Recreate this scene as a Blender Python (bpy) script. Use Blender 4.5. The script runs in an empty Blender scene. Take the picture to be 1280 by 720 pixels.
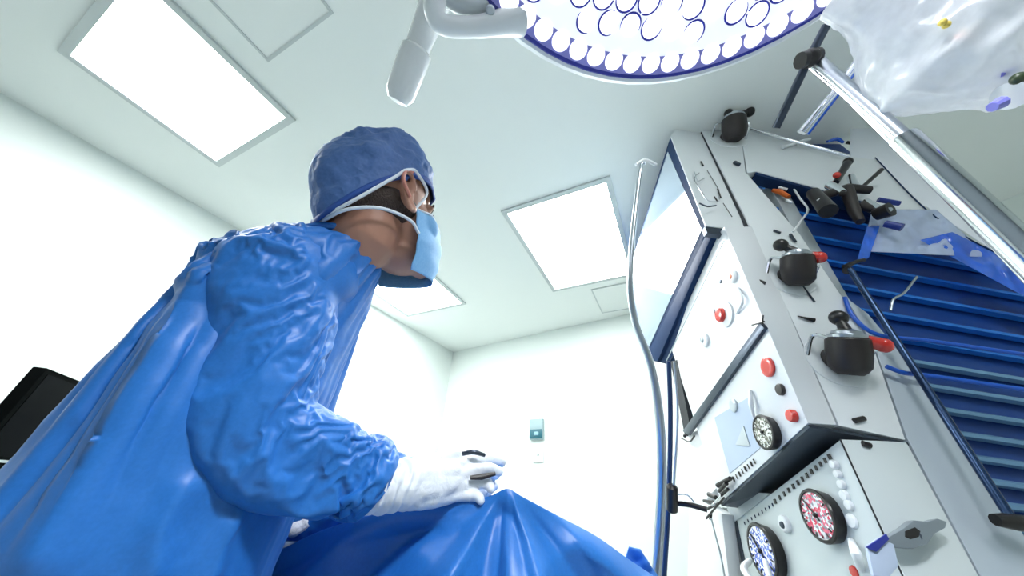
import bpy, bmesh, math, random
import numpy as np
from mathutils import Vector, Matrix, noise
from mathutils.bvhtree import BVHTree
random.seed(7)
COL = bpy.context.scene.collection
# ------------------------------------------------------------------ camera
M = np.array([[0.90523667, -0.19890641, -0.37547679],
              [0.42269151, 0.51168161, 0.74800656],
              [0.04334127, -0.83583382, 0.547269]])      # image axes (right, down, forward) to world
FPX = 400.0
CAM = Vector((0, 0, 1.05))
cd = bpy.data.cameras.new('camera'); co = bpy.data.objects.new('camera', cd); COL.objects.link(co)
cd.sensor_width = 36; cd.lens = 36 * FPX / 1280; cd.clip_start = 0.01
r3 = Matrix(((M[0][0], -M[0][1], -M[0][2]), (M[1][0], -M[1][1], -M[1][2]), (M[2][0], -M[2][1], -M[2][2])))
co.matrix_world = Matrix.Translation(CAM) @ r3.to_4x4()
bpy.context.scene.camera = co
V = Vector
def ray(px, py): return V(M @ np.array([(px - 640) / FPX, (py - 360) / FPX, 1.0]))
def P(px, py, z): return CAM + ray(px, py) * z
def onz(px, py, h):
    d = ray(px, py); return CAM + d * ((h - CAM.z) / d.z)
def proj(p):
    c = M.T @ np.array(p - CAM); return 640 + FPX * c[0] / c[2], 360 + FPX * c[1] / c[2]

# ------------------------------------------------------------------ materials
MATS = {}
def mat(name, col, rough=.5, metal=0., emit=None, estr=0., spec=.5, coat=0., sheen=0., bump=None, trans=0., alpha=1., noise_col=None, sss=0.):
    if name in MATS: return MATS[name]
    m = bpy.data.materials.new(name); m.use_nodes = True
    nt = m.node_tree; b = nt.nodes['Principled BSDF']; L = nt.links
    b.inputs['Base Color'].default_value = (*col, 1); b.inputs['Roughness'].default_value = rough
    b.inputs['Metallic'].default_value = metal; b.inputs['Specular IOR Level'].default_value = spec
    b.inputs['Coat Weight'].default_value = coat; b.inputs['Sheen Weight'].default_value = sheen
    b.inputs['Transmission Weight'].default_value = trans; b.inputs['Alpha'].default_value = alpha
    if sss: b.inputs['Subsurface Weight'].default_value = sss; b.inputs['Subsurface Radius'].default_value = (.01, .004, .002)
    if emit: b.inputs['Emission Color'].default_value = (*emit, 1); b.inputs['Emission Strength'].default_value = estr
    tc = nt.nodes.new('ShaderNodeTexCoord')
    if noise_col:
        n = nt.nodes.new('ShaderNodeTexNoise'); n.inputs['Scale'].default_value = noise_col[1]; n.inputs['Detail'].default_value = 4
        L.new(tc.outputs['Object'], n.inputs['Vector'])
        r = nt.nodes.new('ShaderNodeValToRGB'); r.color_ramp.elements[0].color = (*noise_col[0], 1); r.color_ramp.elements[1].color = (*col, 1)
        r.color_ramp.elements[0].position = .3; r.color_ramp.elements[1].position = .6
        L.new(n.outputs['Fac'], r.inputs['Fac']); L.new(r.outputs['Color'], b.inputs['Base Color'])
    if bump:
        n = nt.nodes.new('ShaderNodeTexNoise'); n.inputs['Scale'].default_value = bump[0]; n.inputs['Detail'].default_value = 5
        n.inputs['Distortion'].default_value = bump[2] if len(bump) > 2 else 0
        bp = nt.nodes.new('ShaderNodeBump'); bp.inputs['Strength'].default_value = bump[1]; bp.inputs['Distance'].default_value = .01
        L.new(tc.outputs['Object'], n.inputs['Vector']); L.new(n.outputs['Fac'], bp.inputs['Height']); L.new(bp.outputs['Normal'], b.inputs['Normal'])
    MATS[name] = m; return m
WALL = mat('wall_paint', (.80, .86, .83), .6, bump=(3, .02))
CEIL = mat('ceiling_paint', (.84, .88, .86), .8)
FLOOR = mat('vinyl_floor', (.38, .41, .40), .5, noise_col=((.35, .38, .37), 8))
DWALL = mat('dark_unseen_wall', (.24, .28, .32), .7)  # unseen front wall made dark so less light bounces back
SKIRT = mat('skirting', (.5, .56, .55), .5)
PANEL = mat('light_diffuser', (1, 1, 1), .5, emit=(.97, 1, .99), estr=9.5)
LFRAME = mat('light_frame', (.55, .60, .60), .45)
WHITEP = mat('white_powder_coat', (.74, .78, .80), .38, bump=(60, .02))
FRONTP = mat('front_panel_white', (.74, .77, .80), .3)
GREYP = mat('grey_panel', (.50, .55, .58), .32, .15)
PALEBLUE = mat('pale_blue_panel', (.42, .50, .64), .35)
NAVY = mat('navy_bezel', (.008, .028, .085), .6, spec=.12)
DARK = mat('dark_gap', (.012, .014, .02), .6)
BLACK = mat('black_plastic', (.012, .010, .010), .3)
BROWNB = mat('black_rubber', (.02, .015, .014), .45)
RED = mat('red_plastic', (.62, .03, .02), .25, coat=.5)
CHROME = mat('chrome', (.75, .77, .80), .12, 1.)
STEEL = mat('brushed_steel', (.50, .54, .58), .28, 1.)
DSTEEL = mat('dark_steel', (.06, .075, .10), .3, .8)
BLUEL = mat('blue_louvre', (.02, .19, .66), .22, .2)
BLUEG = mat('steel_blue_louvre', (.20, .38, .58), .25, .3)
BLUED = mat('deep_blue_back', (.006, .045, .22), .4)
BLUEC = mat('blue_cable', (.01, .10, .55), .35)
BLUEF = mat('blue_foil', (.02, .13, .75), .25, coat=.4)
WHITEPL = mat('white_plastic', (.80, .83, .85), .3)
ORANGE = mat('orange_plastic', (.75, .16, .03), .35)
YEL = mat('yellow_plastic', (.80, .62, .12), .35)
GREEN = mat('dark_green_plastic', (.03, .05, .02), .35)
LAV = mat('violet_plastic', (.25, .25, .75), .35)
GLASSW = mat('screen_glass', (.42, .52, .62), .06, .35, coat=1.)
BSCREEN = mat('black_screen', (.003, .004, .005), .6, spec=.04)
SKIN = mat('skin', (.44, .22, .15), .5, sss=.05, bump=(90, .05))
SKINR = mat('ear_skin', (.60, .24, .18), .5, sss=.1)
HAIR = mat('dark_hair', (.05, .03, .022), .6, bump=(300, .6))
GLOVE = mat('latex_glove', (.78, .82, .88), .38, bump=(70, .2, 1.), sss=.0)
GAUZE = mat('gauze', (.85, .87, .88), .8, bump=(120, .5))
TROUS = mat('scrub_trousers', (.02, .12, .40), .8)
SHOE = mat('white_clog', (.7, .7, .7), .4)
STRAP = mat('mask_strap', (.80, .86, .92), .7)

def cloth_mat(name, c1, c2, rough, bs, bstr, fres=.35):
    m = bpy.data.materials.new(name); m.use_nodes = True; nt = m.node_tree; L = nt.links; b = nt.nodes['Principled BSDF']
    tc = nt.nodes.new('ShaderNodeTexCoord')
    n = nt.nodes.new('ShaderNodeTexNoise'); n.inputs['Scale'].default_value = 260; n.inputs['Detail'].default_value = 2
    r = nt.nodes.new('ShaderNodeValToRGB'); r.color_ramp.elements[0].color = (*c1, 1); r.color_ramp.elements[1].color = (*c2, 1)
    r.color_ramp.elements[0].position = .3; r.color_ramp.elements[1].position = .7
    L.new(tc.outputs['Object'], n.inputs['Vector']); L.new(n.outputs['Fac'], r.inputs['Fac']); L.new(r.outputs['Color'], b.inputs['Base Color'])
    v = nt.nodes.new('ShaderNodeTexVoronoi'); v.inputs['Scale'].default_value = bs; v.feature = 'SMOOTH_F1'; v.inputs['Smoothness'].default_value = .25
    wn = nt.nodes.new('ShaderNodeTexNoise'); wn.inputs['Scale'].default_value = bs * .6; wn.inputs['Detail'].default_value = 3
    mx = nt.nodes.new('ShaderNodeVectorMath'); mx.operation = 'MULTIPLY_ADD'; mx.inputs[1].default_value = (.12, .12, .12)
    L.new(tc.outputs['Object'], wn.inputs['Vector']); L.new(wn.outputs['Color'], mx.inputs[0]); L.new(tc.outputs['Object'], mx.inputs[2]); L.new(mx.outputs[0], v.inputs['Vector'])
    bp = nt.nodes.new('ShaderNodeBump'); bp.inputs['Strength'].default_value = bstr; bp.inputs['Distance'].default_value = .012
    L.new(v.outputs['Distance'], bp.inputs['Height']); L.new(bp.outputs['Normal'], b.inputs['Normal'])
    b.inputs['Roughness'].default_value = rough; b.inputs['Sheen Weight'].default_value = fres; b.inputs['Sheen Roughness'].default_value = .4
    b.inputs['Sheen Tint'].default_value = (.6, .8, 1, 1)
    MATS[name] = m; return m
GOWN = cloth_mat('gown_fabric', (.014, .145, .48), (.018, .16, .53), .46, 26, .06, .10)
CAPM = cloth_mat('cap_fabric', (.06, .145, .36), (.075, .165, .42), .6, 30, .3, .15)
DRAPE = cloth_mat('drape_fabric', (.014, .145, .48), (.018, .16, .53), .42, 14, .08, .10)
MASKM = cloth_mat('mask_fabric', (.20, .48, .85), (.26, .55, .90), .7, 6, .05)
WSHEET = mat('white_sheet', (.80, .84, .90), .45, bump=(9, .3))

def plastic_film(name, col, tf):
    m = bpy.data.materials.new(name); m.use_nodes = True; nt = m.node_tree; L = nt.links; b = nt.nodes['Principled BSDF']
    b.inputs['Base Color'].default_value = (*col, 1); b.inputs['Roughness'].default_value = .18; b.inputs['Coat Weight'].default_value = .6
    t = nt.nodes.new('ShaderNodeBsdfTransparent'); tl = nt.nodes.new('ShaderNodeBsdfTranslucent'); tl.inputs['Color'].default_value = (*col, 1)
    a = nt.nodes.new('ShaderNodeMixShader'); a.inputs[0].default_value = .45; c = nt.nodes.new('ShaderNodeMixShader')
    tc = nt.nodes.new('ShaderNodeTexCoord'); n = nt.nodes.new('ShaderNodeTexNoise'); n.inputs['Scale'].default_value = 9; n.inputs['Detail'].default_value = 5
    r = nt.nodes.new('ShaderNodeMapRange'); r.inputs[1].default_value = .35; r.inputs[2].default_value = .65; r.inputs[3].default_value = tf[0]; r.inputs[4].default_value = tf[1]
    bp = nt.nodes.new('ShaderNodeBump'); bp.inputs['Strength'].default_value = .5; bp.inputs['Distance'].default_value = .01
    L.new(tc.outputs['Object'], n.inputs['Vector']); L.new(n.outputs['Fac'], r.inputs[0]); L.new(n.outputs['Fac'], bp.inputs['Height']); L.new(bp.outputs['Normal'], b.inputs['Normal'])
    L.new(b.outputs[0], a.inputs[1]); L.new(tl.outputs[0], a.inputs[2]); L.new(r.outputs[0], c.inputs[0]); L.new(a.outputs[0], c.inputs[1]); L.new(t.outputs[0], c.inputs[2])
    L.new(c.outputs[0], nt.nodes['Material Output'].inputs['Surface']); MATS[name] = m; return m
FILM = plastic_film('clear_film', (.95, .97, 1), (.0, .5))
BFILM = plastic_film('blue_film', (.08, .28, .95), (.0, .35))
PFILM = plastic_film('pale_film', (.74, .84, 1), (.0, .2))

def dial_mat(name, cols, scale):
    m = bpy.data.materials.new(name); m.use_nodes = True; nt = m.node_tree; L = nt.links; b = nt.nodes['Principled BSDF']
    tc = nt.nodes.new('ShaderNodeTexCoord'); v = nt.nodes.new('ShaderNodeTexVoronoi'); v.inputs['Scale'].default_value = scale
    L.new(tc.outputs['Object'], v.inputs['Vector']); s = nt.nodes.new('ShaderNodeSeparateColor'); L.new(v.outputs['Color'], s.inputs[0])
    r = nt.nodes.new('ShaderNodeValToRGB'); r.color_ramp.interpolation = 'CONSTANT'
    e = r.color_ramp.elements; e[0].color = (*cols[0], 1); e[1].position = 1 / len(cols); e[1].color = (*cols[1], 1)
    for i in range(2, len(cols)): x = e.new(i / len(cols)); x.color = (*cols[i], 1)
    L.new(s.outputs[0], r.inputs[0]); L.new(r.outputs[0], b.inputs['Base Color']); b.inputs['Roughness'].default_value = .25; b.inputs['Coat Weight'].default_value = .8
    return m
DIALR = dial_mat('dial_red', [(.7, .02, .08), (.85, .85, .88), (.75, .1, .2), (.8, .8, .85), (.25, .25, .3)], 190)
DIALB = dial_mat('dial_blue', [(.02, .06, .5), (.85, .87, .92), (.1, .2, .7), (.8, .8, .85)], 190)
DIALG = dial_mat('dial_grey', [(.08, .08, .05), (.75, .75, .7), (.2, .2, .15), (.8, .8, .75)], 230)

# ------------------------------------------------------------------ object helpers
WM = {}
def link(name, me, parent=None):
    o = bpy.data.objects.new(name, me); COL.objects.link(o)
    if parent is not None:
        o.parent = parent; o.matrix_parent_inverse = WM[parent.name].inverted()
    WM[o.name] = Matrix.Identity(4)
    return o
def put(o, m): o.matrix_basis = m; WM[o.name] = m; return o
def mesh_of(bm, m, smooth=True, ang=None):
    me = bpy.data.meshes.new('m'); bmesh.ops.recalc_face_normals(bm, faces=bm.faces[:]); 
    if smooth:
        for f in bm.faces: f.smooth = True
        if ang:
            for e in bm.edges:
                if len(e.link_faces) == 2 and e.calc_face_angle(0) > ang: e.smooth = False
    bm.to_mesh(me); bm.free(); me.materials.append(m); return me
SPLIT = {'scale_mark', 'vent_slot', 'wire_bail', 'chrome_collar', 'clear_tap', 'blue_tap', 'violet_clip', 'hinge_pin', 'outlet', 'plug_pin'}
def islands(bm):
    bm.faces.ensure_lookup_table(); seen = set(); out = []
    for f in bm.faces:
        if f.index in seen: continue
        st = [f]; seen.add(f.index); grp = []
        while st:
            x = st.pop(); grp.append(x)
            for e in x.edges:
                for y in e.link_faces:
                    if y.index not in seen: seen.add(y.index); st.append(y)
        out.append(grp)
    return out
def obj(name, bm, m, parent=None, smooth=True, ang=.6):
    if name in SPLIT:
        bm.faces.index_update(); isl = islands(bm)
        if len(isl) > 1:
            for grp in isl:
                b2 = bmesh.new(); mp = {}
                for f in grp:
                    for v in f.verts:
                        if v not in mp: mp[v] = b2.verts.new(v.co)
                    b2.faces.new([mp[v] for v in f.verts])
                o = link(name, mesh_of(b2, m, smooth, ang), parent)
            bm.free(); return o
    return link(name, mesh_of(bm, m, smooth, ang), parent)
def thing(name, label, cat, loc, group=None):
    o = bpy.data.objects.new(name, None); COL.objects.link(o); o.location = loc; o.empty_display_size = .05
    WM[o.name] = Matrix.Translation(loc)
    o['label'] = label; o['category'] = cat
    if group: o['group'] = group
    return o
def tag(o, label, cat, group=None):
    o['label'] = label; o['category'] = cat
    if group: o['group'] = group
    return o
def struct(o): o['kind'] = 'structure'; return o
def frame_to(a):
    a = V(a).normalized(); u = V((0, 0, 1)) if abs(a.z) < .9 else V((1, 0, 0))
    x = u.cross(a).normalized(); y = a.cross(x); return x, y, a
def B(): return bmesh.new()
def loft(bm, rings, cap=True):
    vs = [[bm.verts.new(p) for p in r] for r in rings]; n = len(rings[0])
    for a, b in zip(vs, vs[1:]):
        for i in range(n): bm.faces.new((a[i], a[(i + 1) % n], b[(i + 1) % n], b[i]))
    if cap: bm.faces.new(vs[0][::-1]); bm.faces.new(vs[-1])
    return bm
def lathe(bm, c, axis, prof, n=28):
    x, y, a = frame_to(axis)
    return loft(bm, [[V(c) + a * h + (x * math.cos(t) + y * math.sin(t)) * max(r, 1e-4) for t in [2 * math.pi * i / n for i in range(n)]] for h, r in prof])
def cyl(bm, a, b, r, r2=None, n=16, bev=.15):
    a = V(a); b = V(b); d = (b - a); l = d.length; r2 = r if r2 is None else r2; e = min(bev * min(r, r2), l * .2)
    return lathe(bm, a, d, [(0, r - e), (e, r), (l - e, r2), (l, r2 - e)], n)
def ball(bm, c, r, n=16, sc=None):
    m = Matrix.Translation(V(c)) @ (sc.to_4x4() if sc else Matrix.Identity(4))
    bmesh.ops.create_uvsphere(bm, u_segments=n, v_segments=max(8, n * 2 // 3), radius=r, matrix=m); return bm
def smooth_path(pts, k=6):
    pts = [V(p) for p in pts]; out = []
    q = [pts[0] * 2 - pts[1]] + pts + [pts[-1] * 2 - pts[-2]]
    for i in range(1, len(q) - 2):
        for j in range(k):
            t = j / k
            out.append(.5 * ((2 * q[i]) + (-q[i - 1] + q[i + 1]) * t + (2 * q[i - 1] - 5 * q[i] + 4 * q[i + 1] - q[i + 2]) * t * t + (-q[i - 1] + 3 * q[i] - 3 * q[i + 1] + q[i + 2]) * t ** 3))
    out.append(pts[-1]); return out
def tube(bm, pts, r, n=12, sm=True, k=6):
    pts = smooth_path(pts, k) if sm and len(pts) > 2 else [V(p) for p in pts]
    rs = r if isinstance(r, (list, tuple)) else None; rings = []; x = None
    for i, p in enumerate(pts):
        t = (pts[min(i + 1, len(pts) - 1)] - pts[max(i - 1, 0)]).normalized()
        if x is None: x = frame_to(t)[0]
        x = (x - t * x.dot(t)).normalized(); y = t.cross(x)
        if rs:
            s = i / (len(pts) - 1) * (len(rs) - 1); j = min(int(s), len(rs) - 2); rr = rs[j] + (rs[j + 1] - rs[j]) * (s - j)
        else: rr = r
        rings.append([p + (x * math.cos(2 * math.pi * a / n) + y * math.sin(2 * math.pi * a / n)) * rr for a in range(n)])
    return loft(bm, rings)
def prism(bm, poly, off):
    """poly: list of 3D points, off: extrusion vector"""
    a = [bm.verts.new(p) for p in poly]; b = [bm.verts.new(V(p) + V(off)) for p in poly]; n = len(a)
    bm.faces.new(a); bm.faces.new(b[::-1])
    for i in range(n): bm.faces.new((a[i], b[i], b[(i + 1) % n], a[(i + 1) % n]))
    return bm
def bevel(bm, w, seg=2):
    bmesh.ops.recalc_face_normals(bm, faces=bm.faces[:])
    es = [e for e in bm.edges if len(e.link_faces) == 2 and e.calc_face_angle(0) > .5]
    bmesh.ops.bevel(bm, geom=es, offset=w, segments=seg, affect='EDGES', profile=.6); return bm
def hexa(bm, nt, nb, fb, ft, rt, rb):
    """front quad near-top near-bottom far-bottom far-top, and right-top right-bottom"""
    o1 = rt - nt; o2 = rb - nb
    a = [bm.verts.new(p) for p in (nt, nb, fb, ft)]; b = [bm.verts.new(p) for p in (rt, rb, fb + o2, ft + o1)]
    bm.faces.new(a); bm.faces.new(b[::-1])
    for i in range(4): bm.faces.new((a[i], b[i], b[(i + 1) % 4], a[(i + 1) % 4]))
    return bm
def box(bm, c, s, rz=0):
    m = Matrix.Translation(V(c)) @ Matrix.Rotation(rz, 4, 'Z') @ Matrix.Diagonal((*s, 1)); bmesh.ops.create_cube(bm, size=1, matrix=m); return bm
def fuse(bm, voxel, smooth=4, fac=.5):
    """voxel remesh overlapping closed shapes into one continuous surface"""
    me = bpy.data.meshes.new('tmp'); bm.to_mesh(me); bm.free(); o = bpy.data.objects.new('tmp', me); COL.objects.link(o)
    r = o.modifiers.new('r', 'REMESH'); r.mode = 'VOXEL'; r.voxel_size = voxel
    if smooth: s = o.modifiers.new('s', 'SMOOTH'); s.iterations = smooth; s.factor = fac
    dg = bpy.context.evaluated_depsgraph_get(); dg.update(); m2 = bpy.data.meshes.new_from_object(o.evaluated_get(dg))
    COL.objects.unlink(o); bpy.data.objects.remove(o); bpy.data.meshes.remove(me)
    b = bmesh.new(); b.from_mesh(m2); bpy.data.meshes.remove(m2); return b
def chain(bm, pts, rad, n=20, k=5):
    """tapered limb through joints with round ends"""
    tube(bm, pts, rad, n, True, k); ball(bm, pts[0], rad[0] * .98, n); ball(bm, pts[-1], rad[-1] * .98, n)
    return bm

# ------------------------------------------------------------------ room
H = 2.75
LW0, LW1 = V((-3.06, -2.4, 0)), V((-2.66, 3.53, 0)); BW1 = V((1.62, 3.02, 0)); RW1 = V((3.6, 1.25, 0)); RR = V((3.6, -2.4, 0))
def wall(name, a, b, m=WALL, th=.12):
    d = (b - a).normalized(); n = V((-d.y, d.x, 0)) * th
    bm = B(); prism(bm, [a - d * .0, b + d * .0, b + n, a + n], (0, 0, H)); o = struct(obj(name, bm, m, smooth=False)); return o
corners = [LW0, RR, RW1, BW1, LW1]
ctr = V((0, 0, 0))
for nm, a, b in (('wall_left', LW0, LW1), ('wall_back', LW1, BW1), ('wall_right_corner', BW1, RW1), ('wall_right', RW1, RR), ('wall_front', RR, LW0)): wall(nm, a, b, DWALL if nm == 'wall_front' else WALL)
for nm, a, b in (('baseboard_left', LW0, LW1), ('baseboard_back', LW1, BW1), ('baseboard_right', RW1, RR)):
    d = (b - a).normalized(); n = V((d.y, -d.x, 0)) * .015
    a2, b2 = a + d * .02 + n * .0, b - d * .02
    struct(obj(nm, bevel(prism(B(), [a2, b2, b2 + n, a2 + n], (0, 0, .1)), .004), SKIRT))
struct(obj('floor', prism(B(), corners, (0, 0, -.1)), FLOOR, smooth=False))
struct(obj('ceiling', prism(B(), [c + V((0, 0, H)) for c in corners], (0, 0, .1)), CEIL, smooth=False))

def ceiling_light(x0, x1, y0, y1, label, fr=.035):
    t = thing('ceiling_light', label, 'ceiling light', V(((x0 + x1) / 2, (y0 + y1) / 2, H)), 'recessed ceiling lights')
    bm = B()
    for (a, b, c, d) in ((x0 - fr, x1 + fr, y0 - fr, y0), (x0 - fr, x1 + fr, y1, y1 + fr), (x0 - fr, x0, y0, y1), (x1, x1 + fr, y0, y1)):
        prism(bm, [V((a, c, H - .014)), V((b, c, H - .014)), V((b, d, H - .014)), V((a, d, H - .014))], (0, 0, .014))
    obj('frame', bm, LFRAME, t, smooth=False)
    obj('diffuser', prism(B(), [V((x0, y0, H - .006)), V((x1, y0, H - .006)), V((x1, y1, H - .006)), V((x0, y1, H - .006))], (0, 0, .005)), PANEL, t, smooth=False)
ceiling_light(-2.28, -1.60, -.32, .31, 'large bright square ceiling light nearest the upper left, above the surgeon\'s back')
ceiling_light(-.78, -.09, 1.42, 2.48, 'bright rectangular ceiling light between the surgeon\'s head and the monitor')
ceiling_light(-2.50, -1.78, 1.45, 2.38, 'bright ceiling light partly hidden behind the surgeon\'s face mask')
ceiling_light(.72, 1.41, -.75, -.05, 'added unseen ceiling light that brightens the side of the console')  # unseen panel added to brighten the console side
# access hatch outlines in the ceiling
def hatch(x0, x1, y0, y1, label):
    bm = B(); w = .012
    for (a, b, c, d) in ((x0, x1, y0, y0 + w), (x0, x1, y1 - w, y1), (x0, x0 + w, y0 + w, y1 - w), (x1 - w, x1, y0 + w, y1 - w)):
        prism(bm, [V((a, c, H - .006)), V((b, c, H - .006)), V((b, d, H - .006)), V((a, d, H - .006))], (0, 0, .006))
    t = thing('ceiling_hatch', label, 'ceiling hatch', V(((x0 + x1) / 2, (y0 + y1) / 2, H)))
    obj('frame', bm, LFRAME, t, smooth=False)
    obj('cover', prism(B(), [V((x0 + w, y0 + w, H - .002)), V((x1 - w, y0 + w, H - .002)), V((x1 - w, y1 - w, H - .002)), V((x0 + w, y1 - w, H - .002))], (0, 0, .002)), CEIL, t, smooth=False)
hatch(-1.42, -.97, -.5, .10, 'thin grey hatch outline in the ceiling right of the large light')
hatch(-.47, -.02, 2.62, 3.12, 'faint square hatch in the ceiling by the back wall')
# wall mounted dispenser / thermostat on the back wall
bd = (BW1 - LW1).normalized(); bn = V((bd.y, -bd.x, 0))
def onback(px, py, off=0):
    d = ray(px, py); return CAM + d * ((LW1 - CAM + bn * off).dot(bn) / d.dot(bn))
cc = onback(672, 537)
t = thing('wall_thermostat', 'small grey and teal control box fixed to the white back wall', 'wall control', cc)
def wbox(nm, cx, cz, w, h, d0, d1, m):
    a = cc + bd * (cx - w / 2) + V((0, 0, cz - h / 2)) + bn * d0
    obj(nm, bevel(prism(B(), [a, a + bd * w, a + bd * w + V((0, 0, h)), a + V((0, 0, h))], bn * (d1 - d0)), .006), m, t)
wbox('housing', 0, 0, .15, .20, .0, .035, mat('thermo_grey', (.30, .42, .45), .4))
wbox('display', 0, -.045, .145, .085, .035, .045, mat('thermo_teal', (.02, .12, .16), .3))
wbox('button', .01, -.045, .05, .035, .045, .052, mat('thermo_btn', (.3, .5, .6), .3))
wbox('outlet_cover', .01, -.25, .12, .11, .0, .012, WHITEPL)
wbox('switch', .01, -.235, .03, .02, .012, .02, LFRAME)

# ------------------------------------------------------------------ far monitor at left
hd = ray(439, 612); hd.z = 0; hd.normalize(); c0 = P(60, 460, 1.15); up = V((0, 0, 1)); nn = hd.cross(up); nn = nn if nn.dot(CAM - c0) > 0 else -nn
t = thing('monitor_stand', 'black flat monitor on a stand behind the surgeon at the left wall', 'monitor', V((c0 + hd * .2).xy.to_3d()))
W_, H_ = .52, .36
def mrect(a0, a1, b0, b1, d0, d1, bv=.003):
    return bevel(prism(B(), [c0 + hd * a0 - up * b0 + nn * d0, c0 + hd * a1 - up * b0 + nn * d0, c0 + hd * a1 - up * b1 + nn * d0, c0 + hd * a0 - up * b1 + nn * d0], nn * (d1 - d0)), bv)
obj('housing', mrect(0, W_, 0, H_, -.04, 0, .006), mat('monitor_black', (.004, .005, .005), .9, spec=.02), t)
obj('screen', mrect(.018, W_ - .018, .018, .275, 0, .002, .0005), BSCREEN, t)
obj('trim_strip', mrect(.0, W_, .285, .293, 0, .004, .001), STEEL, t)
pc = c0 + hd * .26 - nn * .05
obj('pole', cyl(B(), (pc.x, pc.y, .03), (pc.x, pc.y, 1.25), .022), STEEL, t)
obj('stand_base', lathe(B(), (pc.x, pc.y, 0), (0, 0, 1), [(0, .26), (.03, .26), (.045, .2), (.06, .03)], 32), DSTEEL, t)
# ------------------------------------------------------------------ surgical lamp
def fit_lamp():
    pts = [(632, 0), (642, 40), (668, 60), (705, 73), (790, 83), (880, 76), (960, 52), (1005, 28), (1040, 2)]
    best = None; nrm = V((.10, -.05, -1)).normalized(); hz = 1.86
    c0 = P(835, -40, .6); 
    d = [ray(*q) for q in pts]; 
    def hit(q, c): return CAM + q * ((c - CAM).dot(nrm) / q.dot(nrm))
    h = [hit(q, c0) for q in d]; x, y, a = frame_to(nrm)
    A = np.array([[2 * (p - c0).dot(x), 2 * (p - c0).dot(y), 1] for p in h]); b = np.array([(p - c0).dot(x) ** 2 + (p - c0).dot(y) ** 2 for p in h])
    s = np.linalg.lstsq(A, b, rcond=None)[0]; R = math.sqrt(s[2] + s[0] ** 2 + s[1] ** 2)
    return c0 + x * s[0] + y * s[1], R, nrm
LC, LR, LN = fit_lamp(); print('lamp', LC, LR)
lx, ly, _ = frame_to(LN)
t = thing('surgical_light', 'round surgical light head with blue-rimmed lamp lenses at the top', 'surgical light', LC)
LHOUS = mat('lamp_housing', (.80, .83, .85), .35)
obj('housing', lathe(B(), LC, -LN, [(-.004, LR * 1.03), (.004, LR * 1.045), (.02, LR * 1.04), (.05, LR * .9), (.075, LR * .5), (.085, .06)], 64), LHOUS, t)
obj('rim', lathe(B(), LC, -LN, [(-.006, LR * 1.0), (-.008, LR * 1.012), (.0, LR * 1.022), (.004, LR * 1.0)], 64), mat('rim_blue', (.02, .03, .35), .3), t)
obj('face_plate', lathe(B(), LC, -LN, [(-.009, LR * .995), (-.002, LR * .995)], 64), mat('lamp_face', (.85, .87, .93), .2, coat=.6, emit=(.94, .96, 1), estr=.25), t)
bb_ = B(); rg4 = [[bb_.verts.new(LC + LN * h_ + (lx * math.cos(q) + ly * math.sin(q)) * r_q) for q in [2 * math.pi * i / 96 for i in range(96)]] for h_, r_q in ((.0098, LR * .93), (.0098, LR * .998), (.006, LR * .998), (.006, LR * .93))]
for k_ in range(4):
    for i in range(96): bb_.faces.new((rg4[k_][i], rg4[k_][(i + 1) % 96], rg4[(k_ + 1) % 4][(i + 1) % 96], rg4[(k_ + 1) % 4][i]))
obj('outer_band', bb_, mat('band_violet', (.30, .29, .72), .3), t)
LRIM = mat('lens_rim_blue', (.02, .03, .42), .25); LLENS = mat('lamp_lens', (.9, .92, 1), .15, emit=(.93, .95, 1), estr=.6, coat=.5)
lens0 = rim0 = None; nlen = 0
rs = LR / .3
spots = []
sp = .0262 * rs
for iy in range(-14, 15):
    for ix in range(-14, 15):
        x_, y_ = (ix + .5 * (iy % 2)) * sp, iy * sp * .866; rr = math.hypot(x_, y_)
        if rr < LR * .90: spots.append((rr, math.atan2(y_, x_), sp * .50))
nr = int(2 * math.pi * LR * .955 / (sp * .92))
for i in range(nr): spots.append((LR * .955, 2 * math.pi * i / nr, sp * .50))
spots = [s for s in spots if s[0] > LR * .93 or s[0] < LR * .875]
spots.sort(key=lambda s: -proj(LC + (lx * math.cos(s[1]) + ly * math.sin(s[1])) * s[0])[1]); rest = spots[98:]; spots = spots[:98]
for rr, a, sz in spots:
    c = LC + LN * .0095 + (lx * math.cos(a) + ly * math.sin(a)) * rr
    if lens0 is None:
        z0 = V((0, 0, 0))
        rim0 = []
        for sp_ in (150, 230, 300, 359):
            rb = B(); x_, y_, a_ = frame_to(LN); pts_ = [(x_ * math.cos(math.radians(q)) + y_ * math.sin(math.radians(q))) * .90 + LN * .12 for q in range(0, sp_ + 1, 12)]
            tube(rb, pts_, [.02, .075, .085, .075, .02] if sp_ < 350 else .07, 6, False); rim0.append(mesh_of(rb, LRIM))
        lens0 = mesh_of(lathe(B(), z0, LN, [(0, .85), (.05, .84), (.16, .6), (.2, .3), (.21, .02)], 20), LLENS)
    lo = put(link('lamp_lens', lens0, t), Matrix.Translation(c) @ Matrix.Scale(sz, 4))
    if rr < LR * .93 and random.random() < .85:
        put(link('lens_rim', random.choice(rim0), lo), Matrix.Translation(c) @ Matrix.Rotation(random.uniform(0, 6.28), 4, LN) @ Matrix.Scale(sz, 4))
    nlen += 1
bm = B()
for rr, a, sz in rest:
    c = LC + LN * .0095 + (lx * math.cos(a) + ly * math.sin(a)) * rr
    lathe(bm, c, LN, [(0, .85 * sz), (.05 * sz, .84 * sz), (.16 * sz, .6 * sz), (.2 * sz, .3 * sz), (.21 * sz, .02 * sz)], 14)
obj('lamp_lens', bm, LLENS, t)['kind'] = 'stuff'
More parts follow.
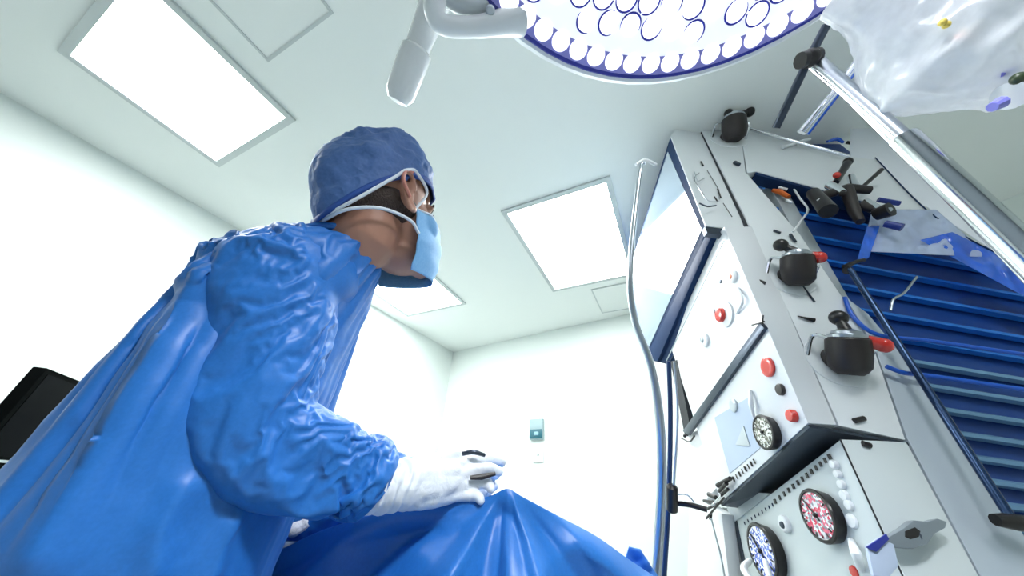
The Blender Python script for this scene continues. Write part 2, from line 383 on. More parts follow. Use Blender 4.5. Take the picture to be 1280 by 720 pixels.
# lamp yoke and sterile handle
YO = mat('yoke_white', (.80, .83, .84), .35)
bm = B()
tube(bm, [P(650, 25, .66), P(632, 28, .65), P(590, 34, .63), P(552, 30, .61), P(543, 5, .60), P(560, -30, .60)], [.03, .024, .018, .018, .02, .02], 20)
obj('yoke', bm, YO, t)
bm = B(); tube(bm, [P(552, -6, .605), P(580, 8, .62), P(612, 4, .64), P(625, -14, .645)], [.016, .015, .014, .012], 16); obj('yoke_bracket', bm, GREYP, t)
obj('pivot_cap', lathe(B(), P(613, 13, .625), ray(613, 13) * -1, [(0, .009), (.01, .009), (.014, .006)], 16), GREYP, t)
bm = B(); lathe(bm, P(562, -45, .62), P(510, 92, .66) - P(562, -45, .62), [(0, .03), (.02, .032), (.12, .026), (.16, .024), (.165, .030), (.19, .031), (.255, .029), (.27, .02), (.274, .004)], 28)
obj('handle', bm, mat('handle_white', (.86, .88, .88), .25, coat=.4), t)
bm = B(); a_ = P(590, -120, .62); tube(bm, [a_, V((-.05, .12, 2.35)), V((.0, .1, 2.74))], [.03, .035, .05], 20); obj('support_arm', bm, YO, t)
tube_top = P(800, -200, .45)
bm = B(); tube(bm, [LC - LN * .08, LC - LN * .08 + V((0, 0, .12)), V((LC.x * .6, LC.y * .6, 2.25)), V((.0, .1, 2.74))], [.05, .04, .035, .05], 20); obj('suspension_arm', bm, YO, t)
# ------------------------------------------------------------------ equipment console
TI = math.radians(8); yaw = math.radians(21.35); aa = math.radians(87.5)
cC = V((math.sin(TI) * math.cos(aa), math.sin(TI) * math.sin(aa), math.cos(TI)))
cE = V((math.cos(yaw), math.sin(yaw), 0)); cE = (cE - cC * cE.dot(cC)).normalized(); cD = cC.cross(cE)
P0 = P(1010, 529, .75)
def hitp(px, py, n, off):
    d = ray(px, py); return CAM + d * (((P0 - CAM).dot(n) + off) / d.dot(n))
def S(px, py, off=0.): return hitp(px, py, cD, off)      # side face, seen from its front; negative offset comes nearer
def F(px, py, off=0.): return hitp(px, py, cE, off)      # front face with the dials; negative offset comes nearer
def Sq(poly, off=0.): return [S(x, y, off) for x, y in poly]
def Fq(poly, off=0.): return [F(x, y, off) for x, y in poly]
def sprism(poly, o0, o1, bv=0):
    bm = prism(B(), Sq(poly, (o0 + o1) / 2 if False else min(o0, o1)), cD * abs(o1 - o0)); return bevel(bm, bv) if bv else bm
def fprism(poly, o0, o1, bv=0):
    bm = prism(B(), Fq(poly, min(o0, o1)), cE * abs(o1 - o0)); return bevel(bm, bv) if bv else bm

con = thing('equipment_console', 'white medical equipment console with dials and black valves at the right', 'medical machine', V((P0.x + .1, P0.y + .15, 0)))
# main module: front face, corner strip and valve panel
dep = S(1133, 550)
f_nt, f_nb, f_fb, f_ft = F(905, 283), F(1010, 529), F(901, 628), F(826, 395)
o_ = S(942, 283) - S(905, 283)
bm = hexa(B(), f_nt, f_nb, f_fb, f_ft, S(940, 283), S(1046, 531)); obj('front_module', bevel(bm, .002), FRONTP, con)
MD = (S(1133, 550) - S(1046, 531)).length
bm = sprism([(864, 137), (925, 158), (932, 215), (1000, 293), (1056, 376), (1094, 440), (1132, 550), (1049, 532), (944, 296)], .0, .12, .002); obj('valve_panel', bm, WHITEP, con)
# dark seam backing and underside
bm = sprism([(869.5, 150), (890, 150), (1060, 530), (1046.5, 530)], .006, .03); obj('seam', bm, DARK, con, smooth=False)
bm = B(); und = [F(1010, 530.5), F(901, 629.5), F(901, 629.5) + cE * .35, S(1134, 552)]
prism(bm, [p - cC * .001 for p in und], -cC * .006); obj('underside_plate', bm, DSTEEL, con, smooth=False)
# the panel that carries the valves reaches back behind the monitor
back = obj('rear_housing', bevel(prism(B(), [S(925, 160, .06), S(1128, 548, .06), S(1128, 548, .06) + cD * .12, S(925, 160, .06) + cD * .12], cE * .06), .003), GREYP, con)
# lower module
e1 = (S(1051, 549) - P0).dot(cE)
lt, lb = S(1051, 549), S(1150, 760)
ft_, fb_ = F(918, 653, e1), F(945, 760, e1)
bm = hexa(B(), lt, lb, fb_, ft_, S(1133, 552), S(1245, 760)); obj('lower_module', bevel(bm, .002), mat('lower_grey', (.58, .64, .65), .35), con)
obj('lower_seam', sprism([(1049.5, 549), (1051.5, 549), (1148, 760), (1146, 760)], -.0012, .0), DARK, con, smooth=False)
# left columns under the front module
lp = mat('left_white', (.80, .82, .84), .35)
obj('corner_post', bevel(prism(B(), Fq([(903, 634), (916, 650), (938, 760), (918, 760)], e1 + .02), cE * .02), .001), lp, con)
obj('post_edge', prism(B(), Fq([(916, 648), (920, 648), (943, 760), (938, 760)], e1 - .002), cE * .02), DSTEEL, con, smooth=False)
obj('side_door', bevel(prism(B(), Fq([(846, 552), (891, 527), (911, 592), (880, 628), (902, 642), (915, 760), (858, 760), (862, 640)], .012), cE * .04), .002), lp, con)
obj('door_edge', prism(B(), Fq([(888, 524), (892, 524), (912, 592), (908, 594)], .004), cE * .006), DARK, con, smooth=False)
obj('shelf_panel', prism(B(), [F(905, 612, .05), F(962, 617, .05), F(918, 652, .05), F(912, 650, .05)], cE * .01), GREYP, con, smooth=False)
obj('black_edge', prism(B(), Fq([(838, 452), (846, 450), (862, 530), (856, 545)], -.002), cE * .02), DARK, con, smooth=False)
# sloping steel panel beside the valve panel
obj('steel_panel', bevel(sprism([(1058, 372), (1085, 392), (1150, 470), (1262, 640), (1300, 700), (1300, 760), (1247, 760), (1134, 548), (1096, 440)], .012, .05), .002), mat('steel_panel', (.50, .57, .64), .35, .15), con)
# louvred side
obj('louvre_back', sprism([(925, 180), (1050, 180), (1330, 400), (1330, 740), (1200, 700), (1060, 420)], .10, .13), BLUED, con, smooth=False)
for i in range(17):
    y0 = 232 + i * 30; x0 = 948 + (y0 - 213) * .60; x1 = 1310; y1 = y0 + (x1 - x0) * (.20 - i * .004)
    if x0 > 1270: break
    bm = B(); a, b = S(x0 - 10, y0, .085), S(x1, y1, .085)
    prf = [cC * .011 + cD * .012, cC * .006 - cD * .006, -cC * .001 - cD * .014, -cC * .008 - cD * .010, -cC * .007 + cD * .010]
    loft(bm, [[a + q for q in prf], [b + q for q in prf]]); obj('louvre', bm, BLUEL if i < 7 else BLUEG, con, ang=.3)
# white board above the louvres
obj('top_board', bevel(sprism([(925, 160), (1058, 195), (1098, 200), (1160, 262), (1120, 262), (1040, 240), (945, 214), (934, 216)], .0, .03), .002), WHITEP, con)
obj('board_lip', sprism([(945, 213), (1042, 239), (1130, 263), (1130, 268), (1042, 244), (944, 218)], .004, .05), NAVY, con, smooth=False)
obj('top_rail', tube(B(), [S(921, 156, -.02), S(975, 172, -.02), S(1062, 196, -.02)], .0085, 16), CHROME, con)
bm = B(); ball(bm, S(921, 156, -.02), .012); obj('rail_knob', bm, DSTEEL, con)
obj('trim_line', tube(B(), [S(1094, 197, -.004), S(1150, 255, -.004), S(1205, 295, -.004), S(1275, 330, -.004)], .0022, 8), NAVY, con)
obj('bracket', cyl(B(), S(978, 184, -.012), S(1012, 174, -.012), .008), WHITEPL, con)
# monitor unit
mo = -.022
m_nt, m_nb, m_fb, m_ft = F(836, 182, mo), F(882, 284, mo), F(807, 449, mo), F(785, 341, mo)
mu = thing('console_monitor', 'tilted monitor with glass screen and navy frame on top of the console', 'monitor', m_nb)
sd = (m_nb - P0).dot(cD)
def S2(px, py, off=0): return S(px, py, sd + off)
hous = hexa(B(), F(838, 171, mo), m_nb, m_fb, m_ft, S2(861, 137), S2(942, 292)); obj('housing', bevel(hous, .002), NAVY, mu)
rt_, rb_ = S2(861, 137), S2(942, 292); nt_ = F(838, 171, mo)
obj('side_plate', bevel(prism(B(), [nt_ - cD * .004, rt_ - cD * .004, rb_ - cD * .004 + cC * .004, m_nb - cD * .004 + cC * .004], cD * .005), .0006), WHITEP, mu)
obj('side_handle', bevel(prism(B(), [S2(843, 135, -.001), S2(851, 146, -.001), S2(842, 168, -.001), S2(838, 166, -.001)], cD * .02), .002), PALEBLUE, mu)
def inset(q, k):
    c = sum(q, V()) / len(q); return [c + (p - c) * k for p in q]
scr = inset([m_nt, m_nb, m_fb, m_ft], .95)
obj('screen', prism(B(), [p - cE * .002 for p in scr], cE * .004), GLASSW, mu, smooth=False)
obj('underside', bevel(prism(B(), [m_nb, S2(944, 297), F(912, 304, .004), F(836, 453, .004), m_fb], -cC * .004), .001), NAVY, mu)
obj('bezel_bar', bevel(prism(B(), [F(884, 290, mo), F(889, 296, mo), F(822, 451, mo), F(806, 449, mo)], cE * .10), .003), NAVY, mu)
obj('underside_trim', tube(B(), [P0 + 0 * cE + (F(905, 301, mo + .01) - P0), F(833, 451, mo + .01)], .0022, 8), STEEL, mu)
obj('seam_latch', sprism([(931, 272), (936, 274), (945, 291), (939, 291)], sd - .008, sd), BLACK, mu, smooth=False)
# small connectors on monitor side
pn = (rb_ - nt_).cross(rt_ - nt_).normalized(); pn = pn if pn.dot(CAM - nt_) > 0 else -pn
def SP(px, py, off=.006):
    d = ray(px, py); return CAM + d * (((nt_ + pn * (off + .004)) - CAM).dot(pn) / d.dot(pn))
for a, b, r in (((876, 202), (879, 207), .0035), ((884, 213), (899, 238), .0014), ((897, 236), (901, 247), .0030), ((893, 246), (897, 252), .003), ((904, 254), (915, 271), .0016)):
    obj('connector', tube(B(), [SP(*a), SP(*b)], r, 8, False), BLACK, mu)
obj('lower_edge', prism(B(), [SP(881, 283, .002), SP(944, 291, .002), SP(947, 299, .002), SP(884, 291, .002)], -pn * .02), DSTEEL, mu, smooth=False)
obj('latch', tube(B(), [SP(874, 254), SP(884, 258), SP(895, 257)], .0032, 8), DSTEEL, mu)
obj('wire', tube(B(), [SP(868, 215), SP(872, 226, .01), SP(880, 223)], .0022, 8), STEEL, mu); obj('wire', tube(B(), [SP(872, 232), SP(884, 250), SP(899, 252)], .0015, 8), STEEL, mu)
obj('plate_slot', tube(B(), [SP(874, 216, .002), SP(868, 224, .002), SP(880, 244, .002)], .0012, 6), DSTEEL, mu)
# dark strut on the front module
bar = B(); chainp = [F(858, 541, -.012), F(953, 407, -.012)]
prism(bar, [F(853, 539, -.012), F(860, 544, -.012), F(955, 410, -.012), F(949, 403, -.012)], cE * .012); obj('front_handle', bevel(bar, .002), DSTEEL, con)
bm = B(); tube(bm, [F(940, 406, -.015), F(955, 402, -.01)], .003, 8, False); tube(bm, [F(953, 405, -.014), F(954, 394, -.014)], .002, 8, False); ball(bm, F(856, 545, -.012), .007); tube(bm, [F(852, 548, -.014), F(862, 552, -.014), F(868, 545, -.014)], .003, 8); obj('handle_latch', bm, BLACK, con)
# pale panel inset
obj('inset_panel', prism(B(), Fq([(893, 522), (935, 497), (950, 560), (912, 592)], -.0015), cE * .001), PALEBLUE, con, smooth=False)
tri = Fq([(929, 532), (937, 558), (919, 556)], -.004); obj('triangle_plate', bevel(prism(B(), tri, cE * .003), .001), GREYP, con)
def fdisc(name, px, py, rpx, m, hgt=.008, par=con, e0=0., sph=False, n=24, dz=None):
    c = F(px, py, e0); r = rpx * ((c - CAM).dot(V(M[:, 2]))) / FPX
    pr = [(0, r), (hgt * .7, r), (hgt * .95, r * .85), (hgt, r * .6), (hgt * 1.02, .001)]
    o = obj(name, lathe(B(), c, -cE, pr, n), m, par); return o, c, r
fdisc('small_knob', 918, 507, 8, GREYP, .008)
fdisc('red_button', 905, 394, 9, RED, .022); fdisc('button_collar', 908, 393, 16, WHITEPL, .008)
fdisc('white_knob', 917, 346, 8, WHITEPL, .010); fdisc('knob_core', 917, 346, 3.2, ORANGE, .013)
fdisc('white_knob', 882, 425, 9, WHITEPL, .010); fdisc('knob_core', 881, 425, 4, STEEL, .014)
fdisc('red_button', 961, 459, 12, RED, .008); fdisc('dark_knob', 977, 487, 7, BROWNB, .009); fdisc('red_button', 993, 520, 7.5, RED, .014)
for px, py, sgn in ((894, 389, 0), (901, 352, 0)): fdisc('screw', px, py, 2.6, DSTEEL, .003)
bm = B(); tube(bm, [F(938, 488, -.004), F(939, 505, -.012), F(943, 524, -.006)], [.004, .007, .003], 10); obj('lever', bm, WHITEPL, con)
bm = B(); tube(bm, [F(922, 360, -.004), F(928, 376, -.010), F(921, 392, -.004)], [.004, .005, .004], 10); obj('lever', bm, WHITEPL, con)
def gauge(px, py, rpx, dm, depth, e0, tick=True):
    c = F(px, py, e0 - depth); r = rpx * ((c - CAM).dot(V(M[:, 2]))) / FPX
    g = obj('gauge', lathe(B(), c + cE * depth, -cE, [(0, r * .93), (depth * .6, r * 1.0), (depth * .9, r * 1.03), (depth, r * 1.0), (depth + .001, r * .9), (depth - .003, r * .86)], 40), BLACK, con)
    obj('dial', lathe(B(), c, -cE, [(-.004, r * .88), (-.001, r * .87), (-.0005, .001)], 40), dm, g)
    x, y, a = frame_to(cE); nb = B(); 
    tube(nb, [c - cE * .002 - x * r * .15 - y * r * .2, c - cE * .002 + x * r * .5 + y * r * .6], r * .035, 6, False); ball(nb, c - cE * .002, r * .1, 10); obj('needle', nb, BLACK, g)
    ring = B()
    for k in range(11):
        an = math.radians(-210 + k * 24); q = x * math.cos(an) + y * math.sin(an); tube(ring, [c - cE * .0015 + q * r * .68, c - cE * .0015 + q * r * .84], r * .03, 5, False)
    obj('tick_marks', ring, BLACK, g)
gauge(953, 540, 20, DIALG, .022, 0)
gauge(1020, 644, 28, DIALR, .03, e1)
gauge(951, 689, 29, DIALB, .03, e1)
bm = B()
for i in range(13):
    s = i / 12; a = F(969 + s * 68, 626 - s * 56, e1 - .001); w = .0035 if i % 4 else .0045
    prism(bm, [a + cD * w - cC * .007, a - cD * w - cC * .007, a - cD * w + cC * .004, a + cD * w + cC * .004], -cE * .002)
obj('vent_slot', bm, BLACK, con, smooth=False)
bm = B()
for i in range(9):
    s = i / 8; a = F(931 + s * 35, 654 - s * 23, e1 - .001); prism(bm, [a + cD * .0015 - cC * .004, a - cD * .0015 - cC * .004, a - cD * .0015 + cC * .004, a + cD * .0015 + cC * .004], -cE * .0015)
obj('scale_mark', bm, NAVY, con, smooth=False)
fdisc('white_knob', 983, 655, 9, WHITEPL, .012, con, e1); fdisc('knob_core', 984, 657, 4, DSTEEL, .016, con, e1)
for px, py, r in ((1046, 581, 5), (1051, 593, 4.5), (1056, 606, 5), (1060, 620, 6), (1066, 632, 6), (1070, 652, 8)): fdisc('white_fitting', px, py, r, WHITEPL, .012, con, e1)
bm = B(); tube(bm, [F(1064, 676, e1 - .01), F(1070, 692, e1 - .03), F(1076, 712, e1 - .012)], [.006, .009, .006], 12); obj('white_tap', bm, WHITEPL, con)
fdisc('red_button', 1074, 716, 7, RED, .012, con, e1)
bm = B(); tube(bm, [F(938, 700, e1 - .02), F(930, 712, e1 - .05), F(946, 735, e1 - .05)], [.007, .010, .007], 12); tube(bm, [F(956, 700, e1 - .04), F(962, 722, e1 - .05)], [.006, .008], 12); obj('clear_tap', bm, WHITEPL, con)
# row of connectors along the shelf edge
for i in range(8):
    s = i / 7; a = F(943 - s * 26, 577 + s * 22, -.003); bm = B()
    tube(bm, [a - cC * .006 - cD * .001, a + cC * .007 + cD * .002], .0018 + .001 * (i % 2), 8, False); obj('pin_connector', bm, BLACK, con)
cl = thing('connector_cluster', 'cluster of black plugs and clips at the left end of the console shelf', 'connector', F(890, 625, -.02))
for a, b, r in (((897, 607), (913, 598), .008), ((908, 604), (899, 614), .007), ((886, 618), (895, 622), .009), ((880, 626), (896, 628), .006), ((884, 636), (901, 628), .005), ((883, 648), (905, 622), .004), ((888, 650), (889, 640), .005), ((902, 618), (910, 611), .006)):
    bm = B(); tube(bm, [F(*a, -.02), F(*b, -.014)], [r * .9, r, r * .8], 10, False); obj('plug', bm, BLACK, cl)
bm = B(); tube(bm, [F(890, 632, -.026), F(902, 620, -.024)], .0035, 8, False); ball(bm, F(893, 630, -.030), .004, 10); obj('metal_pin', bm, CHROME, cl)
bm = B(); tube(bm, [F(889, 648, -.02), F(895, 672, -.02), F(902, 700, -.02), F(912, 760, -.02)], .0028, 8); obj('cable', bm, STEEL, cl)
# valves on the side face
def valve(px, py, sc, label, ball_d, red_d, red_col=RED, lever=True):
    c = S(px, py); k = sc * ((c - CAM).dot(V(M[:, 2]))) / FPX      # pixels to metres
    t = thing('valve', label, 'valve', c, 'black valves on the console side')
    x, y = cE, cC
    obj('mounting_plate', lathe(B(), c, -cD, [(0, k * 30), (.003, k * 29.5), (.004, k * 26)], 32), WHITEP, t)
    va = (cC * .80 - cD * .50).normalized(); vb = c - cD * k * 20 - va * k * 20
    obj('valve_body', lathe(B(), vb, va, [(-k * 3, k * 10), (0, k * 13.5), (k * 5, k * 17), (k * 20, k * 18.5), (k * 34, k * 18), (k * 37, k * 15), (k * 37, .001)], 32), BROWNB, t)
    obj('valve_neck', cyl(B(), c - cD * .001, c - cD * k * 22, k * 15, k * 13, 24), BROWNB, t)
    top = vb + va * k * 27
    obj('collar', lathe(B(), top + va * k * 8, va, [(0, k * 16), (k * 4, k * 16), (k * 5, k * 13), (k * 8, k * 12), (k * 10, k * 6)], 24), STEEL, t)
    bm = B(); s0 = top + va * k * 14; s1 = s0 + (x * ball_d[0] + y * ball_d[1]) * k; tube(bm, [s0, s1], [k * 6, k * 4], 12, False); obj('lever', bm, BLACK, t)
    obj('lever_knob', ball(B(), s1, k * 8.5, 18), BLACK, t)
    r0 = top + y * k * 8 - cD * k * 8; r1 = r0 + (x * red_d[0] + y * red_d[1]) * k - cD * k * 3
    bm = B(); tube(bm, [r0, r1], [k * 5, k * 8, k * 7], 12, False); ball(bm, r1, k * 7.5, 14); obj('red_cap', bm, red_col, t)
    bm = B(); tube(bm, [top - x * k * 14 + y * k * 8, top - x * k * 20 + y * k * 18 + cD * k * 10, c - x * k * 26 + y * k * 6], k * 2.2, 8); tube(bm, [top + x * k * 16 + y * k * 4, top + x * k * 22 - y * k * 4, c + x * k * 26 - y * k * 2], k * 2.2, 8); obj('wire_bail', bm, CHROME, t)
    return t
valve(911, 174, .72, 'small black valve with raised lever at the top of the console', (30, 16), (-9, 5), BLACK)
valve(986, 348, .92, 'black valve with red cap in the middle of the console side', (-14, 14), (20, -8))
valve(1044, 452, 1.12, 'large black valve with red cap, lowest on the console side', (2, 20), (24, -12))
# small side fittings
bm = B(); tube(bm, [S(946, 352, -.01), S(957, 355, -.015)], [.010, .007], 12, False); obj('side_port', bm, BLACK, con)
bm = B(); tube(bm, [S(997, 395, -.004), S(1008, 398, -.006), S(1018, 400, -.006)], [.0015, .004, .006], 10); obj('side_latch', bm, BLACK, con)
bm = B(); tube(bm, [S(1003, 357, -.003), S(1018, 377, -.003)], .003, 8, False); obj('side_slot', bm, DSTEEL, con)
bm = B(); tube(bm, [S(967, 288, -.004), S(976, 291, -.006)], .004, 8, False); obj('side_latch', bm, DSTEEL, con)
bm = B(); tube(bm, [S(988, 293, -.006), S(994, 302, -.006)], .005, 8, False); obj('side_latch', bm, DSTEEL, con)
bm = B(); tube(bm, [S(882, 145, -.006), S(890, 149, -.008)], .006, 10, False); obj('side_latch', bm, DSTEEL, con)
bm = B(); tube(bm, [S(918, 203, -.006), S(924, 206, -.008)], .009, 8, False); obj('side_clip', bm, DSTEEL, con)
bm = B(); tube(bm, [S(1068, 526, -.004), S(1080, 523, -.004)], .006, 10, False); tube(bm, [S(1078, 554, -.004), S(1088, 557, -.004)], .006, 10, False); obj('hinge_pin', bm, BLACK, con)
# steel clamp with blue plate on lower module side
ck = thing('steel_clamp', 'grey steel screw clamp on the lower side of the console', 'clamp', S(1140, 668))
bm = B(); pts = [(1103, 676), (1130, 660), (1142, 650), (1160, 652), (1172, 648), (1184, 652), (1182, 660), (1168, 668), (1160, 680), (1142, 686), (1120, 684)]
out = Sq(pts, -.035)
hole = Sq([(1131, 664), (1143, 659), (1150, 664), (1148, 671), (1138, 674), (1131, 671)], -.035)
prism(bm, out, cD * .018); obj('jaw', bevel(bm, .002), mat('clamp_steel', (.30, .34, .38), .35, .7), ck)
obj('jaw_socket', prism(B(), [p - cD * .001 for p in hole], cD * .004), BLACK, ck, smooth=False)
bm = B(); tube(bm, [S(1140, 668, -.03), S(1138, 672, .0)], .012, 14, False); obj('clamp_screw', bm, DSTEEL, ck)
bm = B(); prism(bm, Sq([(1084, 682), (1100, 672), (1118, 680), (1124, 708), (1112, 722), (1092, 720)], -.045), cD * .008); obj('guard_plate', bevel(bm, .003), PALEBLUE, ck)
bm = B(); prism(bm, Sq([(1083, 684), (1108, 667), (1112, 674), (1096, 690)], -.05), cD * .004); obj('guard_tip', bevel(bm, .001), mat('tip_blue', (.02, .03, .25), .3), ck)
# strut across louvres
st = thing('diagonal_strut', 'long dark blue strut crossing the louvred side of the console', 'strut', S(1262, 645, -.02))
obj('rod', tube(B(), [S(1062, 336, -.03), S(1262, 645, -.03)], .008, 14, False), mat('strut_blue', (.02, .05, .12), .25, .6), st)
bm = B(); tube(bm, [S(1244, 650, -.03), S(1266, 652, -.03), S(1290, 656, -.03)], [.010, .014, .014], 12, False); obj('end_joint', bm, BLACK, st)
bm = B(); tube(bm, [S(1059, 338, -.028), S(1060, 336, .06)], .012, 14, False); tube(bm, [S(1056, 334, -.03), S(1068, 328, -.035), S(1080, 325, -.035)], [.009, .006, .006], 12); obj('pivot', bm, BLACK, st)
bm = B(); tube(bm, [S(1146, 346, -.03), S(1130, 366, -.03), S(1117, 374, -.03), S(1113, 388, -.02)], .0032, 8); obj('thin_hook', bm, STEEL, st)
for pts, lab in (([(1056, 372), (1066, 395), (1096, 418), (1160, 426), (1300, 446)], 'upper blue hose looping from the console edge across the louvres'), ([(1108, 458), (1130, 466), (1165, 470), (1300, 490)], 'lower blue hose running across the louvres')):
    tag(obj('blue_hose', tube(B(), [S(*q, -.008) for q in pts], .0055, 12), BLUEC), lab, 'hose')
# bent white cord by the louvre top
obj('power_cord', tube(B(), [S(981, 218, .03), S(1000, 248, .02), S(1010, 262, .01), S(1002, 275, .01), S(991, 290, .0)], .004, 8, k=3), WHITEPL, con)
tp = thing('cable_plug', 'small orange and white plug at the top corner of the louvres', 'plug', S(978, 243, .03))
bm = B(); tube(bm, [S(966, 238, .05), S(975, 240, .04), S(986, 246, .03)], [.008, .011, .009], 12, False); obj('plug_body', bm, ORANGE, tp)
bm = B(); tube(bm, [S(973, 234, .03), S(984, 237, .03)], [.005, .006], 10, False); tube(bm, [S(983, 250, .03), S(990, 254, .03)], .006, 10, False); obj('plug_pin', bm, WHITEPL, tp)
bm = B(); tube(bm, [S(962, 232, .05), S(968, 238, .05)], .006, 10, False); obj('plug_collar', bm, BLACK, tp)
# manifold of black valves in front of the louvres
mf = thing('valve_manifold', 'cluster of black taps with a red knob hanging over the blue louvres', 'valve', S(1060, 240, -.04))
def mt(name, m, *segs):
    bm = B()
    for pts, r in segs:
        q_ = [S(x, y, o) for x, y, o in pts]; m_ = sum(q_, V()) / len(q_); tube(bm, [m_ + (p - m_) * 1.2 for p in q_], [k * 1.3 for k in r], 14, False)
    return obj(name, bm, m, mf)
mt('barrel', BLACK, ([(1018, 243, -.05), (1034, 262, -.07)], [.017, .021]))
mt('barrel', BLACK, ([(1096, 268, -.05), (1112, 262, -.08)], [.016, .019]))
mt('crossbar', BROWNB, ([(1028, 245, -.05), (1060, 236, -.05), (1082, 238, -.05)], [.011, .014, .012]))
mt('lever', BLACK, ([(1080, 232, -.05), (1100, 214, -.06)], [.005, .006]))
mt('lever', BLACK, ([(1046, 226, -.05), (1058, 206, -.06)], [.008, .011]))
bm = B(); ball(bm, S(1060, 202, -.06), .017, 16); obj('lever_knob', bm, BLACK, mf)
bm = B(); ball(bm, S(1046, 219, -.07), .0125, 16); obj('red_knob', bm, RED, mf)
mt('chrome_collar', CHROME, ([(1038, 232, -.055), (1052, 240, -.065)], [.013, .010]), ([(1064, 222, -.045), (1068, 234, -.05)], [.010, .012]), ([(1084, 252, -.05), (1098, 262, -.06)], [.008, .010]))
mt('outlet', BROWNB, ([(1060, 240, -.05), (1068, 264, -.04), (1074, 274, -.04)], [.016, .014, .010]), ([(1076, 256, -.05), (1090, 262, -.05)], [.012, .010]))
mt('blue_tap', mat('tap_blue', (.01, .03, .22), .3), ([(1100, 250, -.05), (1122, 254, -.05)], [.007, .007]), ([(1108, 280, -.05), (1126, 284, -.06)], [.009, .010]))
mt('side_label', WHITEPL, ([(1022, 250, -.078), (1027, 247, -.078)], [.002, .002]))
mt('support', STEEL, ([(1050, 240, -.05), (1050, 234, .07)], [.006, .006]), ([(1112, 262, -.07), (1112, 262, .07)], [.006, .006]))

# plastic sheets hanging over the louvres
def sheet(poly_uv, nu, nv, fn, m, th=.0008):
    bm = B(); g = [[bm.verts.new(fn(u / nu, v / nv)) for u in range(nu + 1)] for v in range(nv + 1)]
    for a, b in zip(g, g[1:]):
        for i in range(nu): bm.faces.new((a[i], a[i + 1], b[i + 1], b[i]))
    bmesh.ops.recalc_face_normals(bm, faces=bm.faces[:]); bmesh.ops.solidify(bm, geom=bm.faces[:], thickness=th); return bm
def bil(c, u, v): return (c[0][0] * (1 - u) * (1 - v) + c[1][0] * u * (1 - v) + c[2][0] * u * v + c[3][0] * (1 - u) * v, c[0][1] * (1 - u) * (1 - v) + c[1][1] * u * (1 - v) + c[2][1] * u * v + c[3][1] * (1 - u) * v)
def crumple(amp, sc, seed):
    def f(x, y): return amp * (noise.noise(V((x * sc, y * sc, seed))) + .5 * abs(noise.noise(V((x * sc * 2.3, y * sc * 2.3, seed + 4)))))
    return f
def psheet(name, c, off, m, lab, amp=.025, sc=.02, seed=1, n=44, cat='plastic sheet'):
    fz = crumple(amp, sc, seed)
    def fn(u, v):
        x, y = bil(c, u, v); return S(x, y, off + fz(x, y))
    return tag(obj(name, sheet(None, n, n, fn, m), m, ang=None), lab, cat)
psheet('white_sheet', [(1062, 196), (1064, 126), (1330, 330), (1300, 352)], .02, WSHEET, 'white sheet stretched along the top of the louvred side under the steel pole', .008)
psheet('pale_plastic_bag', [(1090, 262), (1170, 262), (1240, 322), (1078, 314)], -.01, PFILM, 'pale translucent blue plastic bag hanging under the black taps', .02, .03, 3)
psheet('blue_plastic_sheet', [(1150, 300), (1190, 290), (1330, 360), (1320, 392)], -.02, BFILM, 'bright blue plastic sheet draped over the right end of the louvres', .03, .02, 6)
psheet('blue_plastic_strip', [(1084, 282), (1100, 282), (1086, 322), (1070, 330)], -.02, BFILM, 'small bright blue plastic strip dangling below the taps', .012, .05, 8, 20)

# ------------------------------------------------------------------ steel poles
pl = thing('drip_stand', 'chrome stand pole rising past the right of the console, with crossbars', 'stand', V((P(1280, 312, .42).x, P(1280, 312, .42).y, 0)))
pa = P(1130, 172, .50); pb = P(1282, 316, .40); dd = (pb - pa)
obj('pole', tube(B(), [pa, pb, pb + dd * 2.2], .017, 24, False), CHROME, pl)
obj('inner_pole', tube(B(), [P(1017, 72, .62), pa + dd * .12], .0105, 16, False), STEEL, pl)
obj('side_rail', tube(B(), [P(1010, 78, .64), P(1056, 116, .60), P(1165, 222, .50), P(1290, 352, .42)], .0065, 14, False), CHROME, pl)
obj('crossbar', tube(B(), [P(1033, 32, .60), P(1012, 72, .62), P(970, 160, .68)], .0075, 14, False), DSTEEL, pl)
bm = B(); ball(bm, P(1012, 73, .61), .017, 18); tube(bm, [P(1000, 76, .61), P(1022, 70, .61)], .0145, 14, False); obj('clamp_knob', bm, BLACK, pl)
obj('second_crossbar', tube(B(), [P(1092, 48, .62), P(1055, 102, .64), P(1002, 166, .68)], .0085, 14, False), CHROME, pl)
obj('blue_line', tube(B(), [P(1096, 53, .60), P(1058, 106, .62), P(1010, 168, .66)], .0022, 8, False), BLUEC, pl)
bp = S(1052, 176, .0)
vf = thing('blue_fitting', 'small blue and black fitting lying on top of the console board', 'fitting', bp)
bm = B(); tube(bm, [S(1034, 177, .03), S(1046, 174, .03), S(1054, 178, .03)], [.006, .010, .006], 12); obj('blue_cap', bm, BLUEF, vf)
bm = B(); tube(bm, [S(1058, 178, .03), S(1070, 180, .03)], [.008, .007], 12, False); obj('black_end', bm, BROWNB, vf)
